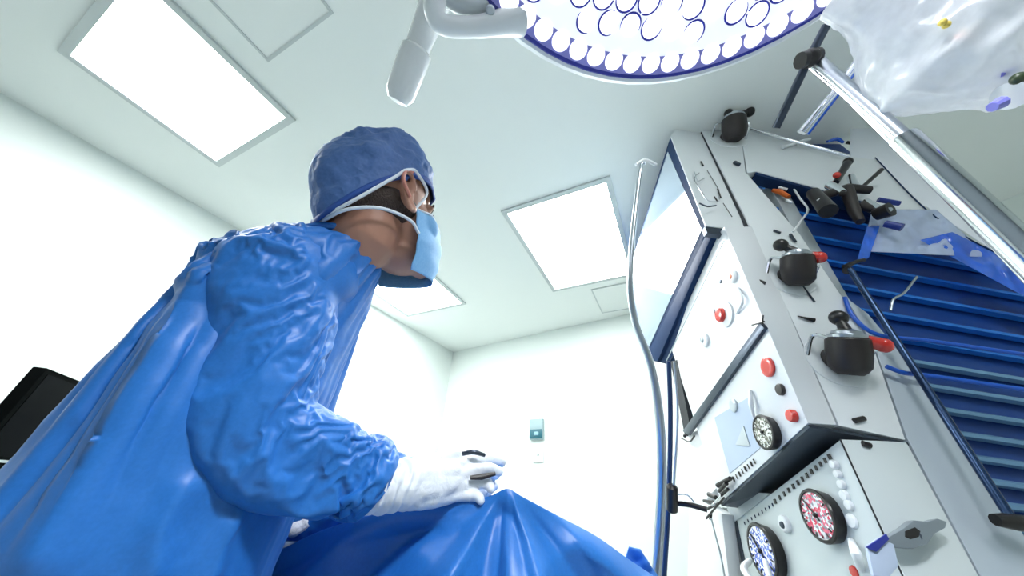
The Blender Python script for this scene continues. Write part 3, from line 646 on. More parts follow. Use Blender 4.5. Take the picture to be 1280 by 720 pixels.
# standing tubes left of the console
tg = thing('steel_post', 'pale steel post with bent tubing left of the console', 'post', V((P(822, 720, .86).x, P(822, 720, .86).y, 0)))
a = P(822, 560, .86)
obj('post', tube(B(), [P(806, 203, 1.16), P(800, 215, 1.15), P(788, 330, 1.02), P(792, 395, .98), P(813, 455, .92), P(824, 520, .88), P(827, 600, .86), P(820, 740, .84)], [.006, .007, .009, .010, .011, .012, .0125, .0125], 16), STEEL, tg)
obj('blue_tube', tube(B(), [P(836, 452, .86), P(838, 520, .84), P(836, 620, .82), P(829, 740, .80)], .006, 12), mat('tube_navy', (.02, .05, .14), .3, .3), tg)
obj('thin_tube', tube(B(), [P(843, 452, .82), P(847, 520, .80), P(842, 610, .78)], .003, 10), STEEL, tg)
obj('hook', tube(B(), [P(795, 206, 1.13), P(806, 200, 1.14), P(820, 206, 1.15)], .006, 10), WHITEPL, tg)
bc = thing('rod_clamp', 'black clamp and rod reaching from the steel post to the shelf plugs', 'clamp', P(840, 620, .78))
bm = B(); cyl(bm, P(840, 606, .78), P(840, 640, .78), .013, bev=.4); obj('clamp_body', bm, BLACK, bc)
obj('rod', tube(B(), [P(846, 629, .78), P(862, 631, .76), P(884, 637, .74)], .006, 12), BLACK, bc)
obj('wire', tube(B(), [P(845, 618, .78), P(858, 618, .77), P(868, 628, .76)], .0018, 8), STEEL, bc)

# ------------------------------------------------------------------ plastic covered light head, top right
bagpts = [(1038, 6, 16, .55), (1070, 12, 25, .54), (1108, 26, 42, .52), (1150, 46, 72, .50), (1190, 62, 88, .48), (1225, 82, 68, .46), (1252, 98, 44, .45), (1280, 112, 30, .44)]
bm = B(); rings = []; n = 40
ax = (P(1290, 100, .44) - P(1038, 12, .55)).normalized(); u1 = ax.cross(ray(1150, 60)).normalized(); u2 = ax.cross(u1)
for s in range(60):
    q = s / 59 * (len(bagpts) - 1); j = min(int(q), len(bagpts) - 2); f_ = q - j; x, y, r, z = [bagpts[j][k] * (1 - f_) + bagpts[j + 1][k] * f_ for k in range(4)]
    c = P(x, y, z); rr = r * z / FPX; rg = []
    for i in range(n):
        th = 2 * math.pi * i / n; d = u1 * math.cos(th) + u2 * math.sin(th) * .8; p = c + d * rr
        rg.append(p + d * rr * (.20 * noise.noise(p * 14) - .34 * abs(noise.noise(V((p.dot(ax) * 14, th * 1.7, 3)))) - .14 * abs(noise.noise(V((p.dot(ax) * 32, th * 4, 7))))))
    rings.append(rg)
loft(bm, rings)
pbag = thing('plastic_covered_light', 'lamp head wrapped in clear crumpled plastic at the upper right corner', 'covered lamp', P(1170, 60, .5))
obj('plastic_cover', bm, FILM, pbag, ang=None)
bm = B(); tube(bm, [P(1075, 18, .56), P(1120, 30, .54), P(1165, 45, .53), P(1215, 70, .51)], [.02, .035, .05, .045], 20); obj('lamp_body', bm, mat('bag_inner', (.75, .80, .88), .5), pbag)
for px, py, m_ in ((1183, 31, YEL), (1208, 39, YEL), (1199, 47, ORANGE), (1178, 28, YEL)):
    obj('coloured_cap', ball(B(), P(px, py, .435), .0045, 12), m_, pbag)
bm = B(); tube(bm, [P(1240, 134, .43), P(1252, 128, .43)], [.006, .008], 10, False); tube(bm, [P(1250, 94, .43), P(1266, 88, .43)], [.003, .004], 10, False); obj('violet_clip', bm, LAV, pbag)
bm = B(); ball(bm, P(1273, 98, .42), .0075, 14); tube(bm, [P(1273, 98, .42), P(1284, 106, .42)], .006, 10, False); obj('green_knob', bm, GREEN, pbag)
bm = B(); tube(bm, [P(1262, 120, .43), P(1282, 110, .43)], [.018, .012], 14, False); obj('hanging_end', bm, WHITEPL, pbag)
obj('support_arm', tube(B(), [P(1080, 10, .56), P(1100, -120, .50), V((.9, .55, 2.3)), V((.75, .75, 2.74))], [.02, .025, .03, .04], 16), YO, pbag)
def tri(x): x = x - math.floor(x); return 4 * abs(x - .5) - 1
TD = [(V((.6, .3, .74)).normalized(), 6.2, .0085), (V((-.7, .2, .68)).normalized(), 7.3, .0080), (V((.3, -.8, .5)).normalized(), 10.1, .0055), (V((.1, .5, .86)).normalized(), 16, .0034), (V((-.4, -.5, .76)).normalized(), 29, .0018)]
def crisp(p, k=1.):
    # straight crisp creases of starched cloth
    w = V((noise.noise(p * 3.1), noise.noise(p * 3.1 + V((7, 0, 0))), noise.noise(p * 3.1 + V((0, 9, 0))))) * .09; s = 0
    for i, (d, f, a) in enumerate(TD):
        m = max(0, min(1, (.5 if i < 2 else .15) + 2.0 * noise.noise(p * 4.3 + V((i * 5, 3, 1))))); s += a * m * tri((p + w).dot(d) * f + i * .37)
    return s * k
# ------------------------------------------------------------------ operating table and drape
rid = [(300, 712, .46), (345, 690, .46), (400, 664, .47), (460, 645, .47), (520, 634, .48), (575, 627, .485), (612, 620, .49), (634, 611, .49), (655, 622, .49), (700, 646, .50), (745, 670, .51), (790, 702, .53), (830, 728, .55), (880, 760, .57)]
rw = smooth_path([P(*q) for q in rid], 8); NU = len(rw) - 1
pk = P(634, 611, .49); camh = V((CAM.x - pk.x, CAM.y - pk.y, 0)).normalized(); side = V((-camh.y, camh.x, 0))
def drape_pt(i, v):
    p = rw[i]; s = (p - pk).dot(side)
    if v >= 0:
        h = .62 * v; q = p + camh * (.05 * min(1, v * 4) + .10 * v) - V((0, 0, h))
        # folds fan out below the peak
        ph = math.atan2(s, h + .015); rho = math.hypot(s, h); amp = min(1, rho / .16); dn = min(1, h / .03)
        fl = .62 * tri(ph * .95 + .62 + .12 * noise.noise(V((s * 5, h * 5, 2)))) + .16 * tri(ph * 1.9 + .2 + .5 * noise.noise(V((s * 6, h * 6, 2))))
        q += camh * dn * (amp * .07 * fl + .018 * noise.noise(V((s * 9 + 3, h * 2, 1)))); q += camh * dn * crisp(q, 1.5)
    else:
        h = -v; q = p - camh * (.45 * h) - V((0, 0, .10 * min(1, h * 5) * math.exp(-((s / .12) ** 2)) + .02 * h))
        q += V((0, 0, .01 * noise.noise(p * 11 + V((0, 0, h * 9)))))
    return q
bm = B(); vs = [j / 60 for j in range(60, 0, -1)]; rows = [[bm.verts.new(drape_pt(i, -j / 14)) for i in range(NU + 1)] for j in range(14, 0, -1)]
rows += [[bm.verts.new(drape_pt(i, (j / 70) ** 1.3)) for i in range(NU + 1)] for j in range(0, 71)]
for a, b in zip(rows, rows[1:]):
    for i in range(NU): bm.faces.new((a[i], a[i + 1], b[i + 1], b[i]))
bmesh.ops.subdivide_edges(bm, edges=bm.edges[:], cuts=1, use_grid_fill=True)
bmesh.ops.recalc_face_normals(bm, faces=bm.faces[:]); bmesh.ops.solidify(bm, geom=bm.faces[:], thickness=.002)
tag(obj('surgical_drape', bm, DRAPE, ang=None), 'blue surgical drape tented over the patient on the operating table', 'drape')
tcn = pk - camh * .32
tt = thing('operating_table', 'operating table standing under the blue drape', 'operating table', V((tcn.x, tcn.y, 0)))
def tb(cx, cy, cz, sx, sy, sz): 
    bm = B(); bmesh.ops.create_cube(bm, size=1, matrix=Matrix.Translation(tcn * 1 + V((0, 0, cz - tcn.z))) @ Matrix.Rotation(math.atan2(side.y, side.x), 4, 'Z') @ Matrix.Diagonal((sx, sy, sz, 1))); return bevel(bm, min(sx, sy, sz) * .15)
obj('table_top', tb(0, 0, .84, .7, .36, .05), STEEL, tt); obj('column', tb(0, 0, .45, .2, .2, .74), STEEL, tt); obj('table_base', tb(0, 0, .045, .6, .4, .09), DSTEEL, tt)
# second small drape at the right
bm = B(); g = []
for j in range(16):
    row = []
    for i in range(16):
        u, v = i / 15, j / 15; x, y = bil([(786, 683), (800, 686), (832, 735), (770, 735)], u, v)
        row.append(bm.verts.new(P(x, y, .74 + .02 * noise.noise(V((x * .06, y * .06, 2))))))
    g.append(row)
for a, b in zip(g, g[1:]):
    for i in range(15): bm.faces.new((a[i], a[i + 1], b[i + 1], b[i]))
bmesh.ops.recalc_face_normals(bm, faces=bm.faces[:]); bmesh.ops.solidify(bm, geom=bm.faces[:], thickness=.002)
tag(obj('folded_drape', bm, mat('pale_drape', (.10, .32, .80), .5, bump=(20, .2)), ang=None), 'small peak of pale blue cloth beside the steel post at the bottom', 'drape')
# things lying beside the surgeon's arm
bm = B()
for q in ((380, 652, .50), (398, 647, .51), (414, 643, .52), (366, 660, .49), (426, 640, .52), (390, 645, .52), (372, 652, .52)): ball(bm, P(*q), .012, 12)
bm = fuse(bm, .004, 2)
for v in bm.verts: v.co += v.normal * .004 * noise.noise(v.co * 60)
tag(obj('gauze_pad', bm, GAUZE, ang=None), 'crumpled white gauze pad under the surgeon\'s sleeve cuff', 'gauze')
bm = prism(B(), [P(340, 690, .49), P(372, 664, .53), P(470, 636, .58), P(452, 648, .50)], V((0, 0, -.015))); tag(obj('blue_towel', bevel(bm, .003), DRAPE), 'folded blue towel edge lying left of the drape beside the gauze', 'towel')
for px, py, l in ((441, 652, .014), (474, 644, .012)):
    a = P(px, py - 4, .462); tag(obj('white_peg', cyl(B(), a - V((0, 0, .004)), a + V((0, 0, l)), .0035), WHITEPL), 'small white peg standing on the drape ' + ('nearer the gauze' if px < 460 else 'under the gloved wrist'), 'peg', 'white pegs on the drape')

# ------------------------------------------------------------------ surgeon
gh = V((math.cos(math.radians(78)), math.sin(math.radians(78)), 0)); PT = math.radians(20)
hf = (gh * math.cos(PT) + V((0, 0, 1)) * math.sin(PT)).normalized(); hu = (V((0, 0, 1)) * math.cos(PT) - gh * math.sin(PT)).normalized(); hr = hf.cross(hu)
Hc = P(477, 266, .575); HR = Matrix((hf, hr, hu)).transposed()
def HL(f, r, u): return Hc + hf * f + hr * r + hu * u
def hball(bm, c, rad, n=28): return ball(bm, HL(*c), 1, n, HR @ Matrix.Diagonal(rad))
print('DBG')
g = V((.68, .73, 0)).normalized(); r_ = V((.73, -.68, 0)).normalized()
per = thing('person', 'surgeon in blue gown, cap and mask leaning over the draped table, looking right', 'person', V((-.60, .27, 0)))
NB = P(418, 322, .54)                      # neck base
RS, RE, RWr = P(362, 345, .45), P(330, 520, .378), P(470, 606, .435)
LS = NB - r_ * .16 - g * .05 - V((0, 0, .07)); LWr = P(530, 612, .60); LE = LS * .6 + LWr * .4 - r_ * .02 - g * .06 - V((0, 0, .13))
for q_ in (NB, LS, LE, LWr, RS, RE, RWr): print('DBG', q_, proj(q_))
bm = B()
hball(bm, (-.012, 0, .035), (.098, .076, .088)); hball(bm, (.042, 0, -.025), (.052, .060, .075)); hball(bm, (.040, 0, -.078), (.050, .046, .032)); hball(bm, (.078, 0, -.096), (.018, .020, .016))
hball(bm, (.080, 0, .022), (.016, .048, .012)); hball(bm, (.083, 0, .055), (.012, .04, .035))
tube(bm, [HL(.088, 0, .012), HL(.105, 0, -.012), HL(.118, 0, -.032)], [.008, .009, .012], 14); hball(bm, (.104, .012, -.034), (.01, .007, .008)); hball(bm, (.104, -.012, -.034), (.01, .007, .008))
for s in (-1, 1):
    hball(bm, (.062, .038 * s, -.028), (.024, .022, .024))
    hball(bm, (-.004, .077 * s, -.004), (.014, .0065, .027))
    tube(bm, [HL(.006, .079 * s, -.022), HL(-.003, .083 * s, -.034), HL(-.014, .088 * s, -.020), HL(-.022, .092 * s, .004), HL(-.016, .092 * s, .024), HL(-.001, .088 * s, .030), HL(.010, .082 * s, .018), HL(.010, .079 * s, .004)], .0042, 10)
    hball(bm, (.006, .079 * s, -.028), (.007, .005, .009))
hball(bm, (.092, 0, -.062), (.012, .024, .007)); hball(bm, (.090, 0, -.072), (.012, .02, .007))
chain(bm, [HL(-.022, 0, -.01), HL(-.034, 0, -.06), HL(-.034, 0, -.06) * .4 + NB * .6, NB - V((0, 0, .04))], [.056, .054, .056, .068])
T0 = NB - V((0, 0, .06)); T1 = V((-.56, .24, 1.15)); T2 = V((-.59, .235, .95))
for c, rg_, rr_, h in ((T0 * .6 + T1 * .4, .08, .11, .14), (T1, .09, .12, .16), (T2, .09, .12, .10)):
    ball(bm, c, 1, 24, Matrix((g, r_, V((0, 0, 1)))).transposed() @ Matrix.Diagonal((rg_, rr_, h)))
for A_ in ((RS, RE, RWr), (LS, LE, LWr)):
    for p_, q_, u_, w_ in ((NB - V((0, 0, .06)), A_[0], .046, .042), (A_[0], A_[1], .040, .030), (A_[1], A_[2], .030, .025)): tube(bm, [p_, q_], [u_, w_], 20, False); ball(bm, q_, w_, 20)
for s in (-1, 1):
    b0 = T2 + r_ * .08 * s; chain(bm, [b0, b0 - V((0, 0, .42)) , V((b0.x, b0.y, .10))], [.068, .055, .042])
    chain(bm, [V((b0.x, b0.y, .08)) - g * .02, V((b0.x, b0.y, .055)) + g * .13], [.04, .03])
bm = fuse(bm, .0038, 3)
for v in bm.verts:
    q = v.co - Hc
    for s in (-1, 1):   # eye sockets and inner hollow of the ear
        e = HL(.088, .030 * s, .000); d = (v.co - e).length
        if d < .022: v.co -= hf * .008 * (1 - (d / .022) ** 2)
        e = HL(-.004, .088 * s, .004); w = v.co - e; d = math.hypot(w.dot(hf) / .009, w.dot(hu) / .018)
        if d < 1 and abs(w.dot(hr)) < .02: v.co -= hr * s * .006 * (1 - d * d)
bmv = BVHTree.FromBMesh(bm)
body = obj('body', bm, SKIN, per, ang=None)
def surf(bvh, px, py, off=.002, zdef=.5):
    d = ray(px, py).normalized(); h = bvh.ray_cast(CAM, d)
    return (h[0] - d * off) if h[0] else P(px, py, zdef)
def onto(bvh, p, off):
    l, n, i, d = bvh.find_nearest(p)
    if (p - l).dot(n) < off: return l + n * off
    return p
# eyes and brows
for s in (-1, 1):
    obj('eye', ball(B(), HL(.074, .031 * s, .000), .0125, 16), mat('eye_white', (.7, .7, .7), .15), per)
    obj('iris', ball(B(), HL(.0835, .031 * s, .000), .0055, 12), BLACK, per)
    bm = B(); tube(bm, [onto(bmv, HL(.096, .012 * s, .022), .001), onto(bmv, HL(.094, .030 * s, .028), .001), onto(bmv, HL(.080, .050 * s, .022), .001)], [.0028, .0038, .002], 8); obj('eyebrow', bm, HAIR, per)
    bm = B(); tube(bm, [onto(bmv, HL(.092, .020 * s, .006), .001), onto(bmv, HL(.091, .031 * s, .009), .001), onto(bmv, HL(.083, .043 * s, .004), .001)], .0016, 6); obj('eyelashes', bm, HAIR, per)
# short dark hair below the cap at the nape
bm = B(); hball(bm, (-.024, 0, -.008), (.0875, .0770, .044), 40)
for v in bm.verts:
    w = v.co - Hc; ex = w.dot(hu) - (.006 + .42 * w.dot(hf))
    if ex > 0: v.co = Hc + w * (1 - min(.16, ex * 6))
obj('hair', bm, HAIR, per, ang=None)
# warm ear overlay stays in the skin; inner ear tint
bm = B()
for s in (-1, 1): tube(bm, [HL(-.010, .0925 * s, -.020), HL(-.0235, .0965 * s, .004), HL(-.0165, .0965 * s, .0255), HL(-.001, .0925 * s, .0325)], .0028, 8)
obj('ear_rim', bm, SKINR, per)
# surgical cap
def cap_ring(t, n=96):
    # t 0 brim to 1 crown
    out = []
    for i in range(n):
        th = 2 * math.pi * i / n; cf, cr = math.cos(th), math.sin(th)
        bf, br = (.100 if cf > 0 else .106), .083
        puff = 1 + .12 * math.sin(math.pi * min(1, t * 1.25)) * (1.05 - .35 * cf)
        k = math.cos(t * math.pi / 2) ** .62 if t < 1 else .0001
        hgt = .150 * math.sin(t * math.pi / 2) ** .95
        f = .001 + bf * cf * k * puff  - .002 * t; rr = br * cr * k * puff
        brim = .000 + .050 * cf + .030 * (cr * cr)
        u = brim * (1 - t * .8) + hgt + .012 * t
        w = .010 * math.sin(math.pi * t) ** .5 if t > .02 else 0
        p = V((f, rr, u)); nn_ = noise.noise(p * 26); n2 = abs(noise.noise(p * 48 + V((5, 0, 0)))); rg = .5 * math.sin(th * 30 + 4 * nn_) * math.exp(-t * 9)
        dpl = w * (1.1 * nn_ - 1.0 * n2) * 1.0 + .0022 * rg * (1 if t > .01 else 0)
        dirn = V((cf, cr, .3)).normalized(); p += dirn * dpl; out.append(onto(bmv, HL(*p), .0068))
    return out
bm = B(); loft(bm, [cap_ring(min(1, (j / 44) ** 1.15)) for j in range(45)], False)
bmesh.ops.recalc_face_normals(bm, faces=bm.faces[:]); cap = obj('surgical_cap', bm, CAPM, per, ang=None)
bm = B(); r0 = cap_ring(0); cen = sum(r0, V()) / len(r0)
rr = []
for i, p in enumerate(r0):
    o = (p - cen).normalized(); rr.append([p + o * .0005 - hu * .005, p + o * .004 - hu * .002, p + o * .0035 + hu * .006, p - o * .002 + hu * .004])
n = len(rr); vv = [[bm.verts.new(q) for q in a] for a in rr]
for i in range(n):
    for k in range(4): bm.faces.new((vv[i][k], vv[i][(k + 1) % 4], vv[(i + 1) % n][(k + 1) % 4], vv[(i + 1) % n][k]))
obj('cap_band', bm, mat('cap_band', (.02, .08, .34), .6), cap, ang=None)
# face mask
def mask_pt(a, t):
    # a -1..1 around the face, t 0 top .. 1 bottom
    th = a * math.radians(84); u = -.004 - .121 * t + .016 * abs(a) ** 1.5 * (t - .9)
    base = .066 + .040 * math.cos(th) ** 2 * (1 - .25 * t) + .014 * math.exp(-((a / .22) ** 2)) * (1 - t)
    base += .010 * math.sin(math.pi * t); k = 1 - .34 * max(0, t - .55) / .45
    f = .012 + base * math.cos(th) * (1 - .10 * t) ; r = .070 * math.sin(th) * k
    pl_ = .0012 * math.sin(t * 3 * 2 * math.pi)
    return HL(f + pl_ + .002 * noise.noise(V((a * 4, t * 4, 1))), r, u)
bm = B(); gg = [[bm.verts.new(onto(bmv, mask_pt(-1 + 2 * i / 48, j / 30), .003)) for i in range(49)] for j in range(31)]
for a, b in zip(gg, gg[1:]):
    for i in range(48): bm.faces.new((a[i], a[i + 1], b[i + 1], b[i]))
bmesh.ops.recalc_face_normals(bm, faces=bm.faces[:]); bmesh.ops.solidify(bm, geom=bm.faces[:], thickness=.0015)
mask = obj('face_mask', bm, MASKM, per, ang=None)
def strap(pts, nm='mask_strap'):
    obj(nm, tube(B(), [onto(bmv, p, .0035) for p in smooth_path(pts, 5)], .0026, 8, False), STRAP, mask)
for s in (-1, 1):
    strap([mask_pt(s, 0), HL(.040, .078 * s, .018), HL(.012, .092 * s, .034), HL(-.008, .096 * s, .032), HL(-.04, .088 * s, .002), HL(-.085, .055 * s, -.040), HL(-.105, .0, -.050)])
    strap([mask_pt(s, .45), HL(-.0, .075 * s, -.05), HL(-.05, .072 * s, -.046), HL(-.088, .045 * s, -.050), HL(-.10, .0, -.052)])
bm = B(); tube(bm, [onto(bmv, mask_pt(a / 10, 0), .005) for a in range(-10, 11)], .0018, 6, False); obj('mask_edge', bm, STRAP, mask)

# ------------------------------------------------------------------ gown
def ell(bm, c, rg_, rr_, h=.0): ball(bm, c, 1, 36, Matrix((g, r_, V((0, 0, 1)))).transposed() @ Matrix.Diagonal((rg_, rr_, h)))
def oval(c, a, b, n=48, tilt=0):
    return [c + (g * math.cos(t) * a + r_ * math.sin(t) * b) + V((0, 0, tilt * math.cos(t) * a)) for t in [2 * math.pi * i / n for i in range(n)]]
bm = B()
lv = [(NB + V((0, 0, .002)), .066, .068, .25), (NB - V((0, 0, .025)), .080, .105, .2), (NB - V((0, 0, .055)) - g * .042, .118, .120, .1), (V((-.525, .245, NB.z - .13)) - r_ * .01, .112, .120, 0), (V((-.545, .240, 1.18)), .116, .132, 0),
      (V((-.557, .244, 1.13)), .118, .138, 0), (V((-.575, .244, 1.05)), .118, .142, 0), (V((-.597, .235, .95)), .135, .152, 0), (V((-.595, .23, .85)), .15, .168, 0), (V((-.58, .24, .40)), .19, .21, 0)]
loft(bm, [oval(c, a, b, 48, t) for c, a, b, t in lv])
ball(bm, NB - V((0, 0, .066)) + r_ * .06, .045, 28); ball(bm, NB - V((0, 0, .062)) - r_ * .085, .050, 28)
def sleeve_shape(S0, S1, E_, W_, rr):
    b = B(); chain(b, [S0, S1, S1 * .5 + E_ * .5, E_, E_ * .5 + W_ * .5, E_ * .30 + W_ * .70, E_ * .20 + W_ * .80], rr, 28); return b
slv = sleeve_shape(NB - V((0, 0, .066)) + r_ * .04, RS, RE, RWr, [.060, .073, .063, .052, .047, .048, .050])
slv2 = sleeve_shape(NB - V((0, 0, .058)) - r_ * .04, LS, LE, LWr, [.060, .072, .070, .058, .052, .050, .044])
def copybm(b):
    me_ = bpy.data.meshes.new('t'); b.to_mesh(me_); r = bmesh.new(); r.from_mesh(me_); bpy.data.meshes.remove(me_); return r
def formed(b, vox, shrink, sm=3):
    f = fuse(copybm(b), vox, sm); f.normal_update()
    for v in f.verts: v.co -= v.normal * shrink
    return f
def drape_sim(bm, form, frames, shrink, pin, mass=.25, bend=.6, grav=.35):
    """settle slack cloth over a form with Blender's cloth solver"""
    fm = bpy.data.meshes.new('f'); form.to_mesh(fm); fo = bpy.data.objects.new('f', fm); COL.objects.link(fo)
    cm = fo.modifiers.new('c', 'COLLISION'); fo.collision.thickness_outer = .003; fo.collision.thickness_inner = .01; fo.collision.cloth_friction = 8
    bmesh.ops.triangulate(bm, faces=bm.faces[:])
    me = bpy.data.meshes.new('g'); bm.to_mesh(me); o = bpy.data.objects.new('g', me); COL.objects.link(o)
    vg = o.vertex_groups.new(name='pin')
    for v in me.vertices:
        w = pin(v.co)
        if w > 0: vg.add([v.index], w, 'REPLACE')
    m = o.modifiers.new('cl', 'CLOTH'); s = m.settings; s.quality = 5; s.mass = mass; s.tension_stiffness = 25; s.compression_stiffness = 25; s.shear_stiffness = 12; s.bending_stiffness = bend
    s.bending_model = 'ANGULAR'; s.tension_damping = 5; s.compression_damping = 5; s.shear_damping = 5; s.bending_damping = .5; s.air_damping = 2
    s.shrink_min = shrink; s.vertex_group_mass = 'pin'; s.pin_stiffness = 1; s.effector_weights.gravity = grav
    m.collision_settings.distance_min = .003; m.collision_settings.collision_quality = 3; m.collision_settings.use_self_collision = False
    m.point_cache.frame_start = 1; m.point_cache.frame_end = frames + 1
    sc = bpy.context.scene
    for fr in range(1, frames + 1): sc.frame_set(fr)
    dg = bpy.context.evaluated_depsgraph_get(); m2 = bpy.data.meshes.new_from_object(o.evaluated_get(dg))
    COL.objects.unlink(o); bpy.data.objects.remove(o); COL.objects.unlink(fo); bpy.data.objects.remove(fo); sc.frame_set(1)
    b = bmesh.new(); b.from_mesh(m2); bpy.data.meshes.remove(m2); return b
def finish(b, k=1.):
    bmesh.ops.subdivide_edges(b, edges=b.edges[:], cuts=1, use_grid_fill=True, smooth=.5)
    bmesh.ops.recalc_face_normals(b, faces=b.faces[:]); b.normal_update()
    ns = [v.normal.copy() for v in b.verts]
    for v, n in zip(list(b.verts), ns): v.co += n * crisp(v.co * 1.6, .22 * k)
    return b
def ridges(b, lines):
    bv = BVHTree.FromBMesh(b); b.normal_update(); ns = [v.normal.copy() for v in b.verts]; mv = [V() for v in b.verts]
    for pts, am, wd in lines:
        hs = []
        for s in smooth_path([V((x, y, 0)) for x, y in pts], 8):
            d = ray(s.x, s.y).normalized(); h = bv.ray_cast(CAM, d)
            if h[0] and h[1].dot(d) < -.3: hs.append(h[0])
        for i, v in enumerate(b.verts):
            m = 9
            for p, q in zip(hs, hs[1:]):
                m = min(m, seg_d(v.co, p, q))
            if m < wd * 3: mv[i] += ns[i] * am * math.exp(-(m / wd) ** 1.4)
    for i, v in enumerate(b.verts): v.co += mv[i]
def seg_d(p, a, b):
    t = max(0, min(1, (p - a).dot(b - a) / max(1e-9, (b - a).length_squared))); return (p - a - (b - a) * t).length
def torso_pin(p): return 1 if p.z > NB.z - .014 else 0
def sleeve_pin(S0, E_, W_):
    e = E_ * .20 + W_ * .80; d = (W_ - E_).normalized()
    return lambda p: 1 if ((p - S0).length < .075 or ((p - e).length < .09 and (p - e).dot(d) > .034)) else 0
tform = formed(bm, .012, .012); bm = drape_sim(fuse(bm, .0095, 4), tform, 34, -.09, torso_pin, bend=.5, grav=1.0); bm = finish(bm)
ridges(bm, [([(262, 350), (205, 450), (140, 560), (60, 690)], .020, .024), ([(330, 290), (262, 330), (170, 430), (100, 520)], .007, .007), ([(290, 650), (270, 690), (262, 719)], .010, .012), ([(230, 610), (200, 660), (190, 715)], .012, .014)])
gown = obj('surgical_gown', bm, GOWN, per, ang=None)
sf = formed(slv, .010, .012); sb = drape_sim(fuse(slv, .0065, 4), sf, 36, -.13, sleeve_pin(NB - V((0, 0, .066)) + r_ * .04, RE, RWr), bend=.08, grav=.35); obj('sleeve', finish(sb), GOWN, gown, ang=None)
sf = formed(slv2, .010, .010); sb = drape_sim(fuse(slv2, .010, 4), sf, 20, -.14, sleeve_pin(NB - V((0, 0, .058)) - r_ * .04, LE, LWr), bend=.1, grav=.5); obj('sleeve', finish(sb), GOWN, gown, ang=None)
# collar and back seam
bm = B(); n = 40; ct = NB + V((0, 0, .005))
tube(bm, [ct + (g * math.cos(t) * .073 + r_ * math.sin(t) * .076) + V((0, 0, .25 * math.cos(t) * .073)) for t in [2 * math.pi * i / 24 for i in range(25)]], .006, 8, False)
obj('collar_band', bm, GOWN, gown)
# trousers and clogs
for s in (-1, 1):
    b0 = T2 + r_ * .08 * s
    obj('trouser_leg', tube(B(), [V((b0.x, b0.y, .60)), V((b0.x, b0.y, .35)), V((b0.x, b0.y, .09))], [.10, .085, .075], 24), TROUS, per)
    c = V((b0.x, b0.y, 0)) + g * .05; bm = B(); loft(bm, [[c + V((0, 0, z)) + g * math.cos(t) * a + r_ * math.sin(t) * b for t in [2 * math.pi * i / 32 for i in range(32)]] for z, a, b in ((0, .135, .05), (.03, .14, .052), (.06, .13, .05), (.085, .10, .045), (.095, .06, .03))]); obj('clog', bm, SHOE, per)
# ------------------------------------------------------------------ gloves
def limb(bm, pts, rad, n=14): chain(bm, [P(*q) for q in pts], rad, n, 5)
bm = B()
chain(bm, [P(452, 602, .418), P(462, 603, .425), P(480, 606, .436), P(505, 606, .452)], [.034, .035, .033, .031], 28)
for pts, rad in (([(505, 600, .452), (540, 596, .478), (566, 590, .500)], [.028, .024, .015]), ([(505, 608, .450), (540, 606, .472), (568, 604, .494)], [.028, .025, .016]), ([(505, 616, .448), (538, 617, .466), (562, 618, .484)], [.022, .020, .013])):
    limb(bm, pts, rad, 20)
limb(bm, [(562, 588, .502), (588, 578, .530), (608, 574, .546), (627, 578, .556)], [.0120, .0108, .0096, .0076])
limb(bm, [(566, 598, .494), (592, 589, .514), (612, 586, .522), (624, 590, .524)], [.0115, .0100, .0088, .0070])
limb(bm, [(564, 609, .486), (590, 604, .504), (608, 604, .508), (614, 611, .500)], [.0112, .0100, .0088, .0070])
limb(bm, [(556, 619, .480), (580, 619, .490), (596, 620, .490), (601, 626, .484)], [.0105, .0090, .0080, .0065])
limb(bm, [(520, 592, .468), (545, 577, .500), (566, 569, .530), (590, 571, .548)], [.016, .0125, .0105, .0082])
bm = fuse(bm, .0021, 2)
wr = (P(480, 606, .436) - P(440, 600, .41)).normalized()
bm.normal_update()
for v in bm.verts:
    s = (v.co - P(478, 606, .435)).dot(wr); k = math.exp(-(s / .035) ** 2)
    v.co += v.normal * (k * .0022 * math.sin(s * 420 + 3 * noise.noise(v.co * 30)) + .0012 * noise.noise(v.co * 70))
obj('surgical_glove', bm, GLOVE, per, ang=None)
bm = B(); ring = [P(436, 600, .408)]
tube(bm, [P(455, 602, .420), P(460, 603, .424)], [.0362, .0366], 24, False); obj('glove_cuff', bm, GLOVE, per)
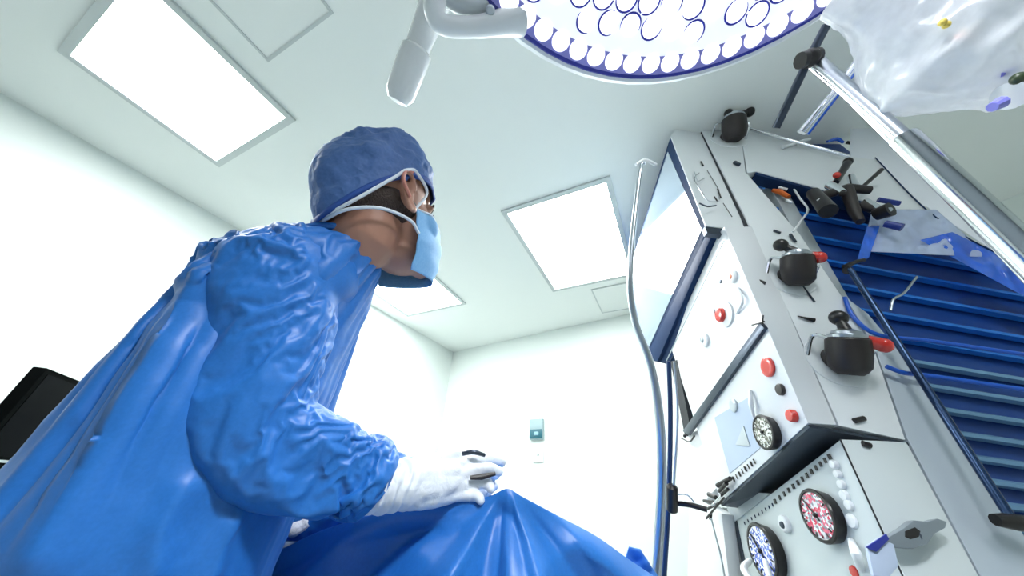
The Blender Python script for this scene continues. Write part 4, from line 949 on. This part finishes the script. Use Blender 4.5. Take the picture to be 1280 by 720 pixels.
bm = B(); chain(bm, [LWr - (LWr - LE).normalized() * .05, LWr, P(565, 606, .62)], [.036, .031, .028], 22)
for pts, rad in (([(560, 600, .62), (585, 600, .63), (600, 596, .63)], [.024, .018, .012]), ([(598, 592, .63), (612, 590, .61), (620, 594, .59)], [.0115, .010, .008]), ([(596, 600, .63), (612, 604, .61), (618, 608, .59)], [.0115, .010, .008]), ([(590, 606, .62), (606, 613, .60), (610, 618, .58)], [.011, .0095, .0078]), ([(582, 612, .61), (596, 620, .60), (600, 624, .58)], [.010, .009, .007]), ([(566, 590, .62), (578, 578, .61), (594, 572, .60)], [.014, .011, .009])):
    limb(bm, pts, rad)
bm = fuse(bm, .0026, 3); obj('surgical_glove', bm, GLOVE, per, ang=None)
ins = thing('forceps', 'thin dark surgical instrument held between the gloved fingers', 'surgical instrument', P(600, 590, .53))
bm = B(); tube(bm, [P(578, 567, .52), P(592, 565, .52), P(606, 569, .525)], [.0035, .004, .003], 8); obj('finger_ring', bm, DSTEEL, ins)
bm = B(); tube(bm, [P(588, 597, .492), P(602, 596, .498), P(619, 592, .506)], [.003, .0045, .003], 10, False); obj('shank', bm, BROWNB, ins)

# ------------------------------------------------------------------ light from the lamp head and render look
ld = bpy.data.lights.new('lamp_light', 'SPOT'); ld.energy = 46; ld.shadow_soft_size = .10; ld.spot_size = 2.5; ld.spot_blend = .7; ld.color = (.93, .96, 1)
lo_ = bpy.data.objects.new('lamp_light', ld); COL.objects.link(lo_); lo_.location = LC + LN * .03; lo_.rotation_euler = (LN).to_track_quat('-Z', 'Y').to_euler()
w = bpy.data.worlds.new('w'); bpy.context.scene.world = w; w.use_nodes = True; w.node_tree.nodes['Background'].inputs[0].default_value = (.5, .65, .9, 1); w.node_tree.nodes['Background'].inputs[1].default_value = .3
sc = bpy.context.scene; sc.view_settings.view_transform = 'Standard'; sc.view_settings.look = 'None'; sc.view_settings.gamma = 1; sc.view_settings.use_curve_mapping = False; sc.view_settings.exposure = 1.3
